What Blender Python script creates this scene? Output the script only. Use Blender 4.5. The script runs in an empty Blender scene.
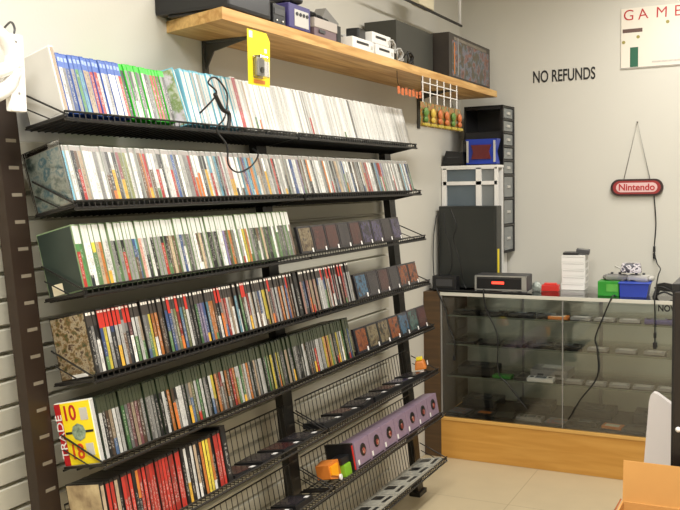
import bpy, bmesh, math, random
from mathutils import Vector, Matrix
random.seed(7)
COL = bpy.context.scene.collection
PI = math.pi

# ------------------------------------------------------------------ colours / materials
def lin(c):
    return tuple(((v/12.92) if v <= .04045 else ((v+.055)/1.055)**2.4) for v in c) + (1.0,)

def hexc(r, g, b): return lin((r/255, g/255, b/255))

def N(nt, t, **kw):
    n = nt.nodes.new(t)
    for k, v in kw.items():
        setattr(n, k, v)
    return n

def mat(name, col, rough=.5, metal=0, noise=0, nscale=20, bump=0, bscale=60, spec=None, stretch=(1, 1, 1), emit=0, coat=0):
    m = bpy.data.materials.new(name); m.use_nodes = True
    nt = m.node_tree; p = nt.nodes['Principled BSDF']; L = nt.links
    p.inputs['Roughness'].default_value = rough
    p.inputs['Metallic'].default_value = metal
    if coat: p.inputs['Coat Weight'].default_value = coat
    if spec is not None: p.inputs['Specular IOR Level'].default_value = spec
    p.inputs['Base Color'].default_value = col
    if noise or bump:
        tc = N(nt, 'ShaderNodeTexCoord'); mp = N(nt, 'ShaderNodeMapping')
        mp.inputs['Scale'].default_value = stretch
        L.new(tc.outputs['Object'], mp.inputs['Vector'])
    if noise:
        no = N(nt, 'ShaderNodeTexNoise'); no.inputs['Scale'].default_value = nscale; no.inputs['Detail'].default_value = 5
        L.new(mp.outputs[0], no.inputs['Vector'])
        mx = N(nt, 'ShaderNodeMix', data_type='RGBA')
        a = tuple(max(0, v*(1-noise)) for v in col[:3]) + (1,)
        b = tuple(min(1, v*(1+noise)) for v in col[:3]) + (1,)
        mx.inputs[6].default_value = a; mx.inputs[7].default_value = b
        L.new(no.outputs['Fac'], mx.inputs[0]); L.new(mx.outputs[2], p.inputs['Base Color'])
    if bump:
        nb = N(nt, 'ShaderNodeTexNoise'); nb.inputs['Scale'].default_value = bscale
        L.new(mp.outputs[0], nb.inputs['Vector'])
        bp = N(nt, 'ShaderNodeBump'); bp.inputs['Strength'].default_value = bump; bp.inputs['Distance'].default_value = .004
        L.new(nb.outputs['Fac'], bp.inputs['Height']); L.new(bp.outputs[0], p.inputs['Normal'])
    if emit:
        p.inputs['Emission Color'].default_value = col; p.inputs['Emission Strength'].default_value = emit
    return m

def math_node(nt, op, a, b=None, clamp=False):
    n = N(nt, 'ShaderNodeMath', operation=op); n.use_clamp = clamp
    for i, v in enumerate((a, b)):
        if v is None: continue
        if isinstance(v, (int, float)): n.inputs[i].default_value = v
        else: nt.links.new(v, n.inputs[i])
    return n.outputs[0]

def mixc(nt, fac, a, b):
    n = N(nt, 'ShaderNodeMix', data_type='RGBA')
    for i, v in ((0, fac), (6, a), (7, b)):
        if isinstance(v, (tuple, int, float)): n.inputs[i].default_value = v
        else: nt.links.new(v, n.inputs[i])
    return n.outputs[2]

def spine_mat(name, h, band_col, band_from, logo=None, patch=.5, marks=.6, rough=.32, halfw=.0055, blot=.4):
    """printed spine: object colour below, a coloured band on top, random patches and lettering-like marks"""
    m = bpy.data.materials.new(name); m.use_nodes = True
    nt = m.node_tree; p = nt.nodes['Principled BSDF']; L = nt.links
    tc = N(nt, 'ShaderNodeTexCoord'); sx = N(nt, 'ShaderNodeSeparateXYZ'); L.new(tc.outputs['Object'], sx.inputs[0])
    oi = N(nt, 'ShaderNodeObjectInfo'); r = oi.outputs['Random']; base = oi.outputs['Color']
    z = math_node(nt, 'MULTIPLY', sx.outputs[2], 1/h)
    r2 = math_node(nt, 'FRACT', math_node(nt, 'MULTIPLY', r, 37.7)); r3 = math_node(nt, 'FRACT', math_node(nt, 'MULTIPLY', r, 91.3))
    r4 = math_node(nt, 'FRACT', math_node(nt, 'MULTIPLY', r, 173.9))
    # second colour
    ramp = N(nt, 'ShaderNodeValToRGB'); ramp.color_ramp.interpolation = 'CONSTANT'
    cols = [hexc(40,42,46), hexc(200,198,192), hexc(160,48,40), hexc(70,90,120), hexc(205,160,60), hexc(90,70,56), hexc(80,110,70), hexc(215,212,206), hexc(110,108,104), hexc(196,110,50)]
    el = ramp.color_ramp.elements
    el[0].color = cols[0]; el[1].position = .1; el[1].color = cols[1]
    for i in range(2, 10):
        e = el.new(i/10); e.color = cols[i]
    L.new(r2, ramp.inputs[0])
    top = math_node(nt, 'MULTIPLY', math_node(nt, 'ADD', r3, .35), .45)
    fac = math_node(nt, 'MULTIPLY', math_node(nt, 'LESS_THAN', z, top), math_node(nt, 'LESS_THAN', r4, patch))
    c = mixc(nt, fac, base, ramp.outputs[0])
    # blotches of artwork
    cmb = N(nt, 'ShaderNodeCombineXYZ'); L.new(math_node(nt, 'MULTIPLY', r, 50.), cmb.inputs[0])
    L.new(math_node(nt, 'MULTIPLY', sx.outputs[1], 40), cmb.inputs[1]); L.new(math_node(nt, 'MULTIPLY', sx.outputs[2], 34), cmb.inputs[2])
    no = N(nt, 'ShaderNodeTexNoise'); no.inputs['Scale'].default_value = 1; no.inputs['Detail'].default_value = 2
    L.new(cmb.outputs[0], no.inputs['Vector'])
    c = mixc(nt, math_node(nt, 'MULTIPLY', math_node(nt, 'MULTIPLY', math_node(nt, 'SUBTRACT', no.outputs['Fac'], .52, clamp=True), 5, clamp=True), blot), c, hexc(70,66,62))
    # lettering
    cm2 = N(nt, 'ShaderNodeCombineXYZ'); L.new(math_node(nt, 'MULTIPLY', r, 77.), cm2.inputs[0])
    L.new(math_node(nt, 'MULTIPLY', sx.outputs[1], 260), cm2.inputs[1]); L.new(math_node(nt, 'MULTIPLY', sx.outputs[2], 230), cm2.inputs[2])
    n2 = N(nt, 'ShaderNodeTexNoise'); n2.inputs['Scale'].default_value = 1; n2.inputs['Detail'].default_value = 0
    L.new(cm2.outputs[0], n2.inputs['Vector'])
    g = math_node(nt, 'GREATER_THAN', n2.outputs['Fac'], .53)
    ctr = math_node(nt, 'LESS_THAN', math_node(nt, 'ABSOLUTE', sx.outputs[1]), halfw*.55)
    zr = math_node(nt, 'MULTIPLY', math_node(nt, 'GREATER_THAN', z, .16), math_node(nt, 'LESS_THAN', z, math_node(nt, 'ADD', math_node(nt, 'MULTIPLY', r4, .3), .5)))
    g = math_node(nt, 'MULTIPLY', math_node(nt, 'MULTIPLY', g, ctr), math_node(nt, 'MULTIPLY', zr, marks))
    bw = N(nt, 'ShaderNodeRGBToBW'); L.new(c, bw.inputs[0])
    ink = mixc(nt, math_node(nt, 'LESS_THAN', bw.outputs[0], .16), hexc(58,54,54), hexc(190,186,178))
    c = mixc(nt, g, c, ink)
    if band_from < 1:
        bf = math_node(nt, 'GREATER_THAN', z, band_from)
        bc = band_col
        if logo:
            lg = math_node(nt, 'MULTIPLY', math_node(nt, 'GREATER_THAN', z, logo[1]), math_node(nt, 'LESS_THAN', z, logo[2]))
            lg = math_node(nt, 'MULTIPLY', lg, math_node(nt, 'LESS_THAN', math_node(nt, 'ABSOLUTE', sx.outputs[1]), halfw*.8))
            bc = mixc(nt, lg, band_col, logo[0])
        else:
            bc = mixc(nt, math_node(nt, 'MULTIPLY', g, 1), band_col, hexc(90, 90, 90))
        c = mixc(nt, bf, c, bc)
    L.new(c, p.inputs['Base Color']); p.inputs['Roughness'].default_value = rough
    return m

def art_mat(name, cols, scale=9, rough=.35, seed=0, sharp=False):
    """printed picture: blotches of several colours"""
    m = bpy.data.materials.new(name); m.use_nodes = True
    nt = m.node_tree; p = nt.nodes['Principled BSDF']; L = nt.links
    tc = N(nt, 'ShaderNodeTexCoord'); mp = N(nt, 'ShaderNodeMapping'); mp.inputs['Location'].default_value = (seed*3.1, seed*1.7, seed)
    L.new(tc.outputs['Object'], mp.inputs[0])
    oi = N(nt, 'ShaderNodeObjectInfo')
    ad = N(nt, 'ShaderNodeVectorMath', operation='ADD'); L.new(mp.outputs[0], ad.inputs[0]); L.new(oi.outputs['Random'], ad.inputs[1])
    no = N(nt, 'ShaderNodeTexNoise'); no.inputs['Scale'].default_value = scale; no.inputs['Detail'].default_value = 4; no.inputs['Roughness'].default_value = .6
    L.new(ad.outputs[0], no.inputs['Vector'])
    rp = N(nt, 'ShaderNodeValToRGB'); el = rp.color_ramp.elements
    if sharp: rp.color_ramp.interpolation = 'CONSTANT'
    n = len(cols)
    pos = [.3 + .4*i/(n-1) for i in range(n)]
    el[0].position = pos[0]; el[0].color = cols[0]; el[1].position = pos[-1]; el[1].color = cols[-1]
    for i in range(1, n-1):
        e = el.new(pos[i]); e.color = cols[i]
    L.new(no.outputs['Fac'], rp.inputs[0]); L.new(rp.outputs[0], p.inputs['Base Color'])
    p.inputs['Roughness'].default_value = rough
    return m

def wood_mat(name, a, b, axis='x'):
    m = bpy.data.materials.new(name); m.use_nodes = True
    nt = m.node_tree; p = nt.nodes['Principled BSDF']; L = nt.links
    tc = N(nt, 'ShaderNodeTexCoord'); mp = N(nt, 'ShaderNodeMapping')
    mp.inputs['Scale'].default_value = (1.2, 14, 14) if axis == 'x' else (14, 1.2, 14)
    L.new(tc.outputs['Object'], mp.inputs[0])
    no = N(nt, 'ShaderNodeTexNoise'); no.inputs['Scale'].default_value = 2.2; no.inputs['Detail'].default_value = 6; no.inputs['Distortion'].default_value = .6
    L.new(mp.outputs[0], no.inputs['Vector'])
    rp = N(nt, 'ShaderNodeValToRGB'); rp.color_ramp.elements[0].position = .35; rp.color_ramp.elements[1].position = .65
    rp.color_ramp.elements[0].color = a; rp.color_ramp.elements[1].color = b
    L.new(no.outputs['Fac'], rp.inputs[0]); L.new(rp.outputs[0], p.inputs['Base Color']); p.inputs['Roughness'].default_value = .45
    return m

def glass_mat(name, tint=(.93,.96,.94,1), refl=.08):
    m = bpy.data.materials.new(name); m.use_nodes = True
    nt = m.node_tree; L = nt.links; nt.nodes.remove(nt.nodes['Principled BSDF'])
    out = nt.nodes['Material Output']
    t = N(nt, 'ShaderNodeBsdfTransparent'); t.inputs[0].default_value = tint
    g = N(nt, 'ShaderNodeBsdfGlossy'); g.inputs['Roughness'].default_value = .03
    fr = N(nt, 'ShaderNodeFresnel'); fr.inputs[0].default_value = 1.45
    f = math_node(nt, 'ADD', fr.outputs[0], refl, clamp=True)
    mx = N(nt, 'ShaderNodeMixShader'); L.new(f, mx.inputs[0]); L.new(t.outputs[0], mx.inputs[1]); L.new(g.outputs[0], mx.inputs[2])
    L.new(mx.outputs[0], out.inputs[0])
    return m

M = {}
M['wall'] = mat('wall_paint', hexc(206,203,193), .8, noise=.02, nscale=3, bump=.05, bscale=120)
M['slat'] = mat('slatwall_paint', hexc(196,192,176), .6, noise=.03, nscale=4)
M['ceil'] = mat('ceiling_paint', hexc(225,222,212), .9)
M['black'] = mat('black_coated_wire', hexc(24,22,20), .38, noise=.1)
M['blackp'] = mat('black_plastic', hexc(26,26,28), .35, noise=.15, nscale=12)
M['darkgrey'] = mat('dark_grey_plastic', hexc(62,62,64), .45, noise=.1)
M['grey'] = mat('grey_plastic', hexc(135,133,130), .45, noise=.05)
M['lgrey'] = mat('light_grey_plastic', hexc(190,188,182), .45, noise=.04)
M['white'] = mat('white_plastic', hexc(232,230,226), .35, noise=.02)
M['cream'] = mat('cream_card', hexc(222,212,184), .6, noise=.04)
M['brown'] = mat('upright_brown', hexc(46,34,26), .4, noise=.2, nscale=8, metal=.2)
M['silver'] = mat('silver_trim', hexc(190,190,186), .3, metal=.6)
M['steel'] = mat('bracket_grey', hexc(84,84,80), .4, metal=.3)
M['red'] = mat('red_plastic', hexc(196,34,24), .4)
M['orange'] = mat('orange_plastic', hexc(206,120,44), .45)
M['yellow'] = mat('yellow_card', hexc(238,214,30), .5, noise=.05)
M['green'] = mat('green_plastic', hexc(40,140,40), .4, noise=.1)
M['blue'] = mat('blue_plastic', hexc(32,58,160), .38, noise=.1)
M['indigo'] = mat('indigo_plastic', hexc(62,56,112), .4, noise=.05)
M['purple'] = mat('purple_grey_card', hexc(136,116,134), .45, noise=.12, nscale=14)
M['shelfwood'] = wood_mat('pine_plywood', hexc(178,130,66), hexc(222,182,116), 'y')
M['counterwood'] = wood_mat('maple_veneer', hexc(196,142,62), hexc(208,156,76), 'x')
M['darkwood'] = wood_mat('dark_veneer', hexc(74,56,36), hexc(92,68,42), 'x')  # darker brown veneer of the counter's end stile
M['card'] = mat('cardboard', hexc(204,152,84), .75, noise=.08, nscale=10)
M['cardin'] = mat('cardboard_inside', hexc(150,86,40), .8, noise=.1, nscale=10)
M['glass'] = glass_mat('counter_glass', (.975,.985,.97,1), .035)
M['clear'] = glass_mat('clear_blister', (.95,.95,.95,1), .1)
M['mirror'] = mat('grey_sliding_panel', hexc(182,184,170), .35, noise=.08, nscale=3)
M['ink'] = mat('black_vinyl', hexc(28,27,26), .5)
M['redink'] = mat('red_print', hexc(176,30,34), .5)
M['paper'] = mat('white_paper', hexc(226,218,204), .6, noise=.02)
M['led'] = mat('red_display', hexc(255,70,50), .4, emit=2.0)
M['cable'] = mat('black_rubber', hexc(18,18,18), .5)
M['gcable'] = mat('grey_rubber', hexc(170,168,164), .5)
M['tint'] = mat('tinted_drawer', hexc(128,132,132), .25, noise=.12, nscale=16)
M['tintblue'] = mat('smoky_blue_window', hexc(92,104,112), .2, noise=.25, nscale=7)
M['bag'] = mat('plastic_bag', hexc(205,210,208), .2, noise=.12, nscale=40, bump=.8, bscale=50)

# ------------------------------------------------------------------ mesh helper
class MB:
    def __init__(s): s.bm = bmesh.new()
    def box(s, c, size, mi=0, bev=0, rot=None, taper=None):
        r = bmesh.ops.create_cube(s.bm, size=1); vs = r['verts']
        for v in vs:
            v.co = Vector((v.co.x*size[0], v.co.y*size[1], v.co.z*size[2]))
            if taper and v.co.z > 0: v.co.x *= taper[0]; v.co.y *= taper[1]
        fs = set(f for v in vs for f in v.link_faces)
        if bev:
            es = set(e for v in vs for e in v.link_edges)
            rr = bmesh.ops.bevel(s.bm, geom=list(es), offset=bev, segments=2, affect='EDGES', profile=.7)
            vs = list(set(v for v in rr['verts']) | set(v for v in vs if v.is_valid))
            fs = set(f for v in vs for f in v.link_faces)
        vs = list(set(v for f in fs for v in f.verts))
        mt = Matrix.Translation(Vector(c))
        if rot is not None: mt = mt @ rot
        bmesh.ops.transform(s.bm, matrix=mt, verts=vs)
        for f in fs: f.material_index = mi
        return s
    def cyl(s, a, b, r, mi=0, seg=8, r2=None, caps=True):
        a = Vector(a); b = Vector(b); d = b-a; L = d.length
        if L < 1e-6: return s
        rr = bmesh.ops.create_cone(s.bm, cap_ends=caps, segments=seg, radius1=r, radius2=r if r2 is None else r2, depth=L)
        q = d.to_track_quat('Z', 'Y').to_matrix().to_4x4()
        bmesh.ops.transform(s.bm, matrix=Matrix.Translation((a+b)/2) @ q, verts=rr['verts'])
        for f in set(f for v in rr['verts'] for f in v.link_faces):
            f.material_index = mi; f.smooth = len(f.verts) == 4 and seg > 6
        return s
    def tube(s, pts, r, mi=0, seg=6, smooth=True):
        pts = [Vector(p) for p in pts]
        if smooth and len(pts) > 2:
            out = []
            for i in range(len(pts)-1):
                p0 = pts[max(i-1, 0)]; p1 = pts[i]; p2 = pts[i+1]; p3 = pts[min(i+2, len(pts)-1)]
                for k in range(5):
                    t = k/5
                    out.append(.5*((2*p1)+(-p0+p2)*t+(2*p0-5*p1+4*p2-p3)*t*t+(-p0+3*p1-3*p2+p3)*t**3))
            out.append(pts[-1]); pts = out
        rings = []
        for i, p in enumerate(pts):
            d = (pts[min(i+1, len(pts)-1)]-pts[max(i-1, 0)]).normalized()
            u = d.cross(Vector((.13, .31, .94))).normalized(); v = d.cross(u)
            rings.append([s.bm.verts.new(p + r*(math.cos(2*PI*k/seg)*u + math.sin(2*PI*k/seg)*v)) for k in range(seg)])
        for a, b in zip(rings, rings[1:]):
            for k in range(seg):
                f = s.bm.faces.new((a[k], a[(k+1) % seg], b[(k+1) % seg], b[k])); f.material_index = mi; f.smooth = True
        for rg in (rings[0], rings[-1]):
            f = s.bm.faces.new(rg); f.material_index = mi
        return s
    def prism(s, poly, axis, a, b, mi=0):
        """poly: 2-D points; axis 'x','y','z' the extrusion axis from a to b"""
        def P(p, t):
            return {'x': (t, p[0], p[1]), 'y': (p[0], t, p[1]), 'z': (p[0], p[1], t)}[axis]
        v0 = [s.bm.verts.new(P(p, a)) for p in poly]; v1 = [s.bm.verts.new(P(p, b)) for p in poly]
        fs = [s.bm.faces.new(v0), s.bm.faces.new(v1[::-1])]
        n = len(poly)
        for i in range(n): fs.append(s.bm.faces.new((v0[i], v1[i], v1[(i+1) % n], v0[(i+1) % n])))
        for f in fs: f.material_index = mi
        return s
    def sphere(s, c, r, mi=0, sc=(1, 1, 1)):
        rr = bmesh.ops.create_uvsphere(s.bm, u_segments=14, v_segments=10, radius=r)
        bmesh.ops.transform(s.bm, matrix=Matrix.Translation(Vector(c)) @ Matrix.Diagonal((*sc, 1)), verts=rr['verts'])
        for f in set(f for v in rr['verts'] for f in v.link_faces): f.material_index = mi; f.smooth = True
        return s
    def mesh(s, name, mats):
        bmesh.ops.recalc_face_normals(s.bm, faces=s.bm.faces[:])
        me = bpy.data.meshes.new(name); s.bm.to_mesh(me); s.bm.free()
        for m in (mats if isinstance(mats, (list, tuple)) else [mats]): me.materials.append(m)
        return me
    def build(s, name, mats, parent=None):
        return place(name, s.mesh(name, mats), parent)

def place(name, me, parent=None):
    o = bpy.data.objects.new(name, me); COL.objects.link(o)
    if parent is not None: o.parent = parent
    return o

def tag(o, label, cat, group=None, kind=None):
    if label: o['label'] = label
    if cat: o['category'] = cat
    if group: o['group'] = group
    if kind: o['kind'] = kind
    return o

def thing(name, label, cat, loc=(0, 0, 0), rot=(0, 0, 0), group=None):
    o = bpy.data.objects.new(name, None); COL.objects.link(o)
    o.empty_display_size = .05
    o.location = loc; o.rotation_euler = rot
    return tag(o, label, cat, group)

def struct(o): o['kind'] = 'structure'; return o

def dup(o, loc=None, rot=None, label=None):
    def cp(x, par):
        c = x.copy(); COL.objects.link(c)
        c.parent = par
        for ch in x.children: cp(ch, c)
        return c
    r = cp(o, None)
    if loc is not None: r.location = loc
    if rot is not None: r.rotation_euler = rot
    if label: r['label'] = label
    return r

def text(name, body, size, m, parent=None, loc=(0, 0, 0), rot=(PI/2, 0, 0), align='CENTER', ext=.0006, offset=0, scale=(1, 1, 1)):
    cu = bpy.data.curves.new(name, 'FONT'); cu.body = body; cu.size = size; cu.extrude = ext; cu.align_x = align; cu.align_y = 'CENTER'
    cu.offset = offset; cu.materials.append(m)
    tmp = bpy.data.objects.new(name+'_tmp', cu); COL.objects.link(tmp)
    dg = bpy.context.evaluated_depsgraph_get(); dg.update()
    me = bpy.data.meshes.new_from_object(tmp.evaluated_get(dg)); me.name = name
    bpy.data.objects.remove(tmp); bpy.data.curves.remove(cu)
    o = place(name, me, parent); o.location = loc; o.rotation_euler = rot; o.scale = scale
    return o

def nth(n):
    return f"{n}{'th' if 10 <= n % 100 <= 20 else {1:'st',2:'nd',3:'rd'}.get(n % 10,'th')}"

# ------------------------------------------------------------------ camera
def make_camera():
    yaw, pit, rol, f = .467, .077, -.018, 878.83
    F = Vector((-math.sin(yaw)*math.cos(pit), math.cos(yaw)*math.cos(pit), -math.sin(pit)))
    R0 = Vector((math.cos(yaw), math.sin(yaw), 0)); U0 = R0.cross(F)
    R = math.cos(rol)*R0 + math.sin(rol)*U0; U = -math.sin(rol)*R0 + math.cos(rol)*U0
    cd = bpy.data.cameras.new('camera'); c = bpy.data.objects.new('camera', cd); COL.objects.link(c)
    c.matrix_world = Matrix(((R.x, U.x, -F.x, 0), (R.y, U.y, -F.y, 0), (R.z, U.z, -F.z, 1.6), (0, 0, 0, 1)))
    cd.sensor_width = 36; cd.lens = f*36/680; cd.clip_start = .05
    bpy.context.scene.camera = c
make_camera()

# ------------------------------------------------------------------ room
XL, YB, XR, YF, ZC = -1.88, 5.5, 2.2, -1.6, 3.0
struct(MB().box((XL-.05, (YB+YF)/2, ZC/2), (.1, YB-YF+.2, ZC)).build('wall_left', M['wall']))
struct(MB().box(((XL+XR)/2, YB+.05, ZC/2), (XR-XL, .1, ZC)).build('wall_back', M['wall']))
struct(MB().box((XR+.05, (YB+YF)/2, ZC/2), (.1, YB-YF+.2, ZC)).build('wall_right', M['wall']))
struct(MB().box(((XL+XR)/2, YF-.05, ZC/2), (XR-XL, .1, ZC)).build('wall_front', M['wall']))
struct(MB().box(((XL+XR)/2, (YB+YF)/2, ZC+.05), (XR-XL+.2, YB-YF+.2, .1)).build('ceiling', M['ceil']))
# floor: pale vinyl tiles
fm = mat('vinyl_floor', hexc(196,180,148), .45, noise=.08, nscale=6)
nt = fm.node_tree; p = nt.nodes['Principled BSDF']
src = p.inputs['Base Color'].links[0].from_socket
br = N(nt, 'ShaderNodeTexBrick'); br.offset = 0; br.inputs['Scale'].default_value = 1; br.inputs['Mortar Size'].default_value = .0025
br.inputs['Brick Width'].default_value = .6; br.inputs['Row Height'].default_value = .6
br.inputs['Color1'].default_value = (1, 1, 1, 1); br.inputs['Color2'].default_value = (.97, .97, .96, 1); br.inputs['Mortar'].default_value = (.72, .7, .66, 1)
tcn = N(nt, 'ShaderNodeTexCoord'); nt.links.new(tcn.outputs['Object'], br.inputs['Vector'])
mm = N(nt, 'ShaderNodeMix', data_type='RGBA', blend_type='MULTIPLY'); mm.inputs[0].default_value = 1
nt.links.new(src, mm.inputs[6]); nt.links.new(br.outputs['Color'], mm.inputs[7]); nt.links.new(mm.outputs[2], p.inputs['Base Color'])
struct(MB().box(((XL+XR)/2, (YB+YF)/2, -.05), (XR-XL+.2, YB-YF+.2, .1)).build('floor', fm))
# slatted wall panelling behind the shelving
sl = MB()
z = .02
while z < 1.70:
    sl.prism([(XL+.001, z), (XL+.018, z+.004), (XL+.018, z+.060), (XL+.001, z+.066)], 'y', -1.5, 4.26)
    z += .072
struct(sl.build('trim_1', M['slat']))

# ------------------------------------------------------------------ shelving
TILT = [math.radians(a) for a in (11, 11, 11, 11, 11, 10, 10, 10)]
LEAN = [math.radians(a) for a in (4.5, 4.5, 2.5, 1.5, 1, 0, 0, 0)]     # how much farther back the cases lean than the shelf
SCZ = [.97, .91, .925, .91, .91, .93, 1, 1]
def LX(i): return -1.654 + .093*.226*i
def LZ(i): return 1.792 - .226*i + (.006 if i == 0 else 0)
def SP(i, y, u, w):
    CT, ST = math.cos(TILT[i]), math.sin(TILT[i])
    return Vector((LX(i) + u*CT - w*ST, y, LZ(i) + u*ST + w*CT))
ORD = ['top', 'second', 'third', 'fourth', 'fifth', 'sixth', 'seventh', 'bottom']
UPY = [1.683, 2.938, 4.163]
for k, y in enumerate(UPY):
    t = thing('slotted_upright', ['dark brown slotted steel upright at the near end of the shelving',
                                  'dark steel upright in the middle between the two shelving bays',
                                  'dark steel upright at the far end of the shelving by the counter'][k], 'shelf upright', (0, 0, 0), group='uprights of the wall shelving')
    x0, z0 = -1.819 + .093*(1.8-1.86), 1.86
    x1 = -1.819 + .093*1.8
    w, d = .072, .034
    mb = MB()
    bm = mb.bm
    vs = []
    for (xx, zz) in ((x0, z0), (x1, 0.0)):
        vs.append([bm.verts.new(v) for v in ((xx-d, y-w/2, zz), (xx, y-w/2, zz), (xx, y+w/2, zz), (xx-d, y+w/2, zz))])
    bm.faces.new(vs[0]); bm.faces.new(vs[1][::-1])
    for j in range(4): bm.faces.new((vs[0][j], vs[0][(j+1) % 4], vs[1][(j+1) % 4], vs[1][j]))
    z = .1
    while z < 1.8:
        mb.box((-1.819 + .093*(1.8-z)+.0002, y+.006, z), (.0012, .034, .009), mi=1)
        z += .0712
    mb.build('post', [M['brown'] if k == 0 else M['black'], mat('slot_light', hexc(120,112,98) if k == 0 else hexc(60, 58, 54), .6)], t)
    MB().box((x1-d/2, y, .012), (.06, .10, .024), bev=.003).build('foot', M['black'], t)

BAYS = [(1.722, 2.932), (2.946, 4.158)]
def make_shelf(i, b):
    y0, y1 = BAYS[b]
    t = thing('wire_shelf', f"black wire-edged shelf, {ORD[i]} tier, {'near' if b == 0 else 'far'} bay of the wall shelving", 'shelf', tuple(SP(i, y0, 0, 0)), (0, 0, 0), 'tilted wire shelves of the wall unit')
    o = SP(i, y0, 0, 0)
    def Q(y, u, w): return SP(i, y, u, w) - o
    DB = -.145
    solid = i <= 3
    d = MB()
    if solid:
        bm = d.bm
        a = [Q(y0, DB, -.003), Q(y1, DB, -.003), Q(y1, -.002, -.003), Q(y0, -.002, -.003)]
        c = [p_+Vector((0, 0, -.003)) for p_ in a]
        va = [bm.verts.new(v) for v in a]; vb = [bm.verts.new(v) for v in c]
        bm.faces.new(va); bm.faces.new(vb[::-1])
        for j in range(4): bm.faces.new((va[j], va[(j+1) % 4], vb[(j+1) % 4], vb[j]))
        y = y0+.02
        while y < y1:
            d.cyl(Q(y, DB, -.007), Q(y, 0, -.007), .0022, seg=4, caps=False); y += .025
    else:
        y = y0+.008
        while y < y1-.003:
            d.cyl(Q(y, DB, -.003), Q(y, 0, -.003), .0016, seg=4, caps=False); y += .0225
        for u in (DB, -.095, -.05):
            d.cyl(Q(y0, u, -.006), Q(y1, u, -.006), .003, seg=5)
    d.build('deck', M['black'], t)
    l = MB()
    l.cyl(Q(y0, 0, -.010), Q(y1, 0, -.010), .0045, seg=6).cyl(Q(y0, .002, .010), Q(y1, .002, .010), .0032, seg=6)
    y = y0+.008
    while y < y1-.003:
        l.cyl(Q(y, .0005, -.012), Q(y, .002, .012), .0018, seg=4, caps=False); y += .0225
    l.build('front_rail', M['black'], t)
    ends = ((y0+.003,) if b == 0 else (y1-.003,)) if i < 5 else (y0+.003, y1-.003)
    for ye in ends:
        e = MB()
        e.cyl(Q(ye, 0, .004), Q(ye, DB+.012, .09), .0028, seg=6).cyl(Q(ye, 0, 0), Q(ye, DB+.004, 0), .004, seg=6)
        e.cyl(Q(ye, -.05, .0), Q(ye, DB+.012, .050), .002, seg=5)
        e.build('end_brace', M['black'], t)
    if i >= 5:
        f = MB(); a0, a1 = UPY[b]+.04, UPY[b+1]-.04
        hh = .125
        f.cyl(Q(a0, DB, hh), Q(a1, DB, hh), .003, seg=5)
        y = a0
        while y < a1:
            f.cyl(Q(y, DB, 0), Q(y, DB, hh), .0019, seg=4, caps=False); y += .033
        f.build('back_fence', M['black'], t)
for i in range(8):
    for b in (0, 1): make_shelf(i, b)

# ------------------------------------------------------------------ game cases
PAL = {'w': (226,224,218), 'l': (180,178,172), 'g': (132,130,126), 'd': (78,76,74), 'k': (34,33,34), 'r': (184,42,32), 'o': (216,120,40), 'y': (224,198,50),
       'e': (70,132,66), 'b': (56,84,142), 'c': (92,158,182), 'n': (98,70,50), 't': (186,160,128), 'p': (122,108,150), 'm': (132,72,76), 'v': (124,128,74), 'a': (214,150,132)}
CNAME = {'w': 'white', 'l': 'light grey', 'g': 'grey', 'd': 'dark grey', 'k': 'black', 'r': 'red', 'o': 'orange', 'y': 'yellow', 'e': 'green', 'b': 'blue', 'c': 'pale blue',
         'n': 'brown', 't': 'tan', 'p': 'lilac', 'm': 'maroon', 'v': 'olive', 'a': 'salmon'}
KINDS = {}
def kind(key, name, phrase, h, t, d, shell, spine):
    def shell_mb():
        mb = MB(); mb.box((-d/2, 0, h/2), (d, t, h), bev=.0012)
        mb.box((-.006, 0, h-.0012), (.004, t*.6, .003)); return mb
    ms = shell_mb().mesh(name+'_shell', [shell])
    q = MB(); q.box((.0001, 0, h*.5), (.0012, t*.80, h*.955)); mq = q.mesh('spine_print', [spine])
    mb = shell_mb(); mb.box((.0001, 0, h*.5), (.0012, t*.80, h*.955), mi=1); mj = mb.mesh(name, [shell, spine])
    KINDS[key] = (name, phrase, h, t, d, ms, mq, mj, shell, spine)
kind('ps4', 'blue_game_case', 'blue-topped game case', .171, .0138, .134, mat('blue_case', hexc(50,84,160), .25), spine_mat('spine_blue', .171, hexc(66,98,172), .76, (hexc(150,170,215), .86, .93), patch=.2, marks=.5))
kind('one', 'green_game_case', 'green-topped game case', .171, .0138, .134, mat('green_case', hexc(40,180,30), .25), spine_mat('spine_green', .171, hexc(50,190,40), .88, patch=.35, marks=.5))
kind('wiu', 'blue_edged_game_case', 'pale-blue-edged game case', .19, .0143, .134, mat('pale_blue_case', hexc(120,184,204), .25), spine_mat('spine_wu', .19, hexc(150,200,214), .955, patch=0, marks=.18, blot=.08))
kind('wii', 'white_game_case', 'white game case', .19, .0143, .134, mat('white_case', hexc(226,226,222), .3), spine_mat('spine_w', .19, hexc(228,226,222), 1.1, patch=.04, marks=.22, blot=.06))
kind('ps3', 'clear_game_case', 'clear game case', .171, .0143, .134, mat('clear_case', hexc(176,178,172), .2), spine_mat('spine_ps', .171, hexc(150,142,136), .90, patch=.35, marks=.5))
kind('x36', 'banded_game_case', 'game case with white top band', .19, .0143, .134, mat('green_grey_case', hexc(120,140,104), .3), spine_mat('spine_x', .19, hexc(200,200,194), .70, patch=.35, marks=.45))
kind('ps2', 'black_game_case', 'black game case', .19, .0143, .134, mat('black_case', hexc(30,28,27), .3), spine_mat('spine_p2', .19, hexc(56,50,46), .76, (hexc(225,220,210), .93, .975), patch=.35, marks=.4))
kind('ps2r', 'red_topped_game_case', 'black red-topped game case', .19, .0143, .134, KINDS['ps2'][8], spine_mat('spine_p2r', .19, hexc(176,44,34), .70, (hexc(218,205,195), .94, .97), patch=.5, marks=.4))
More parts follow.
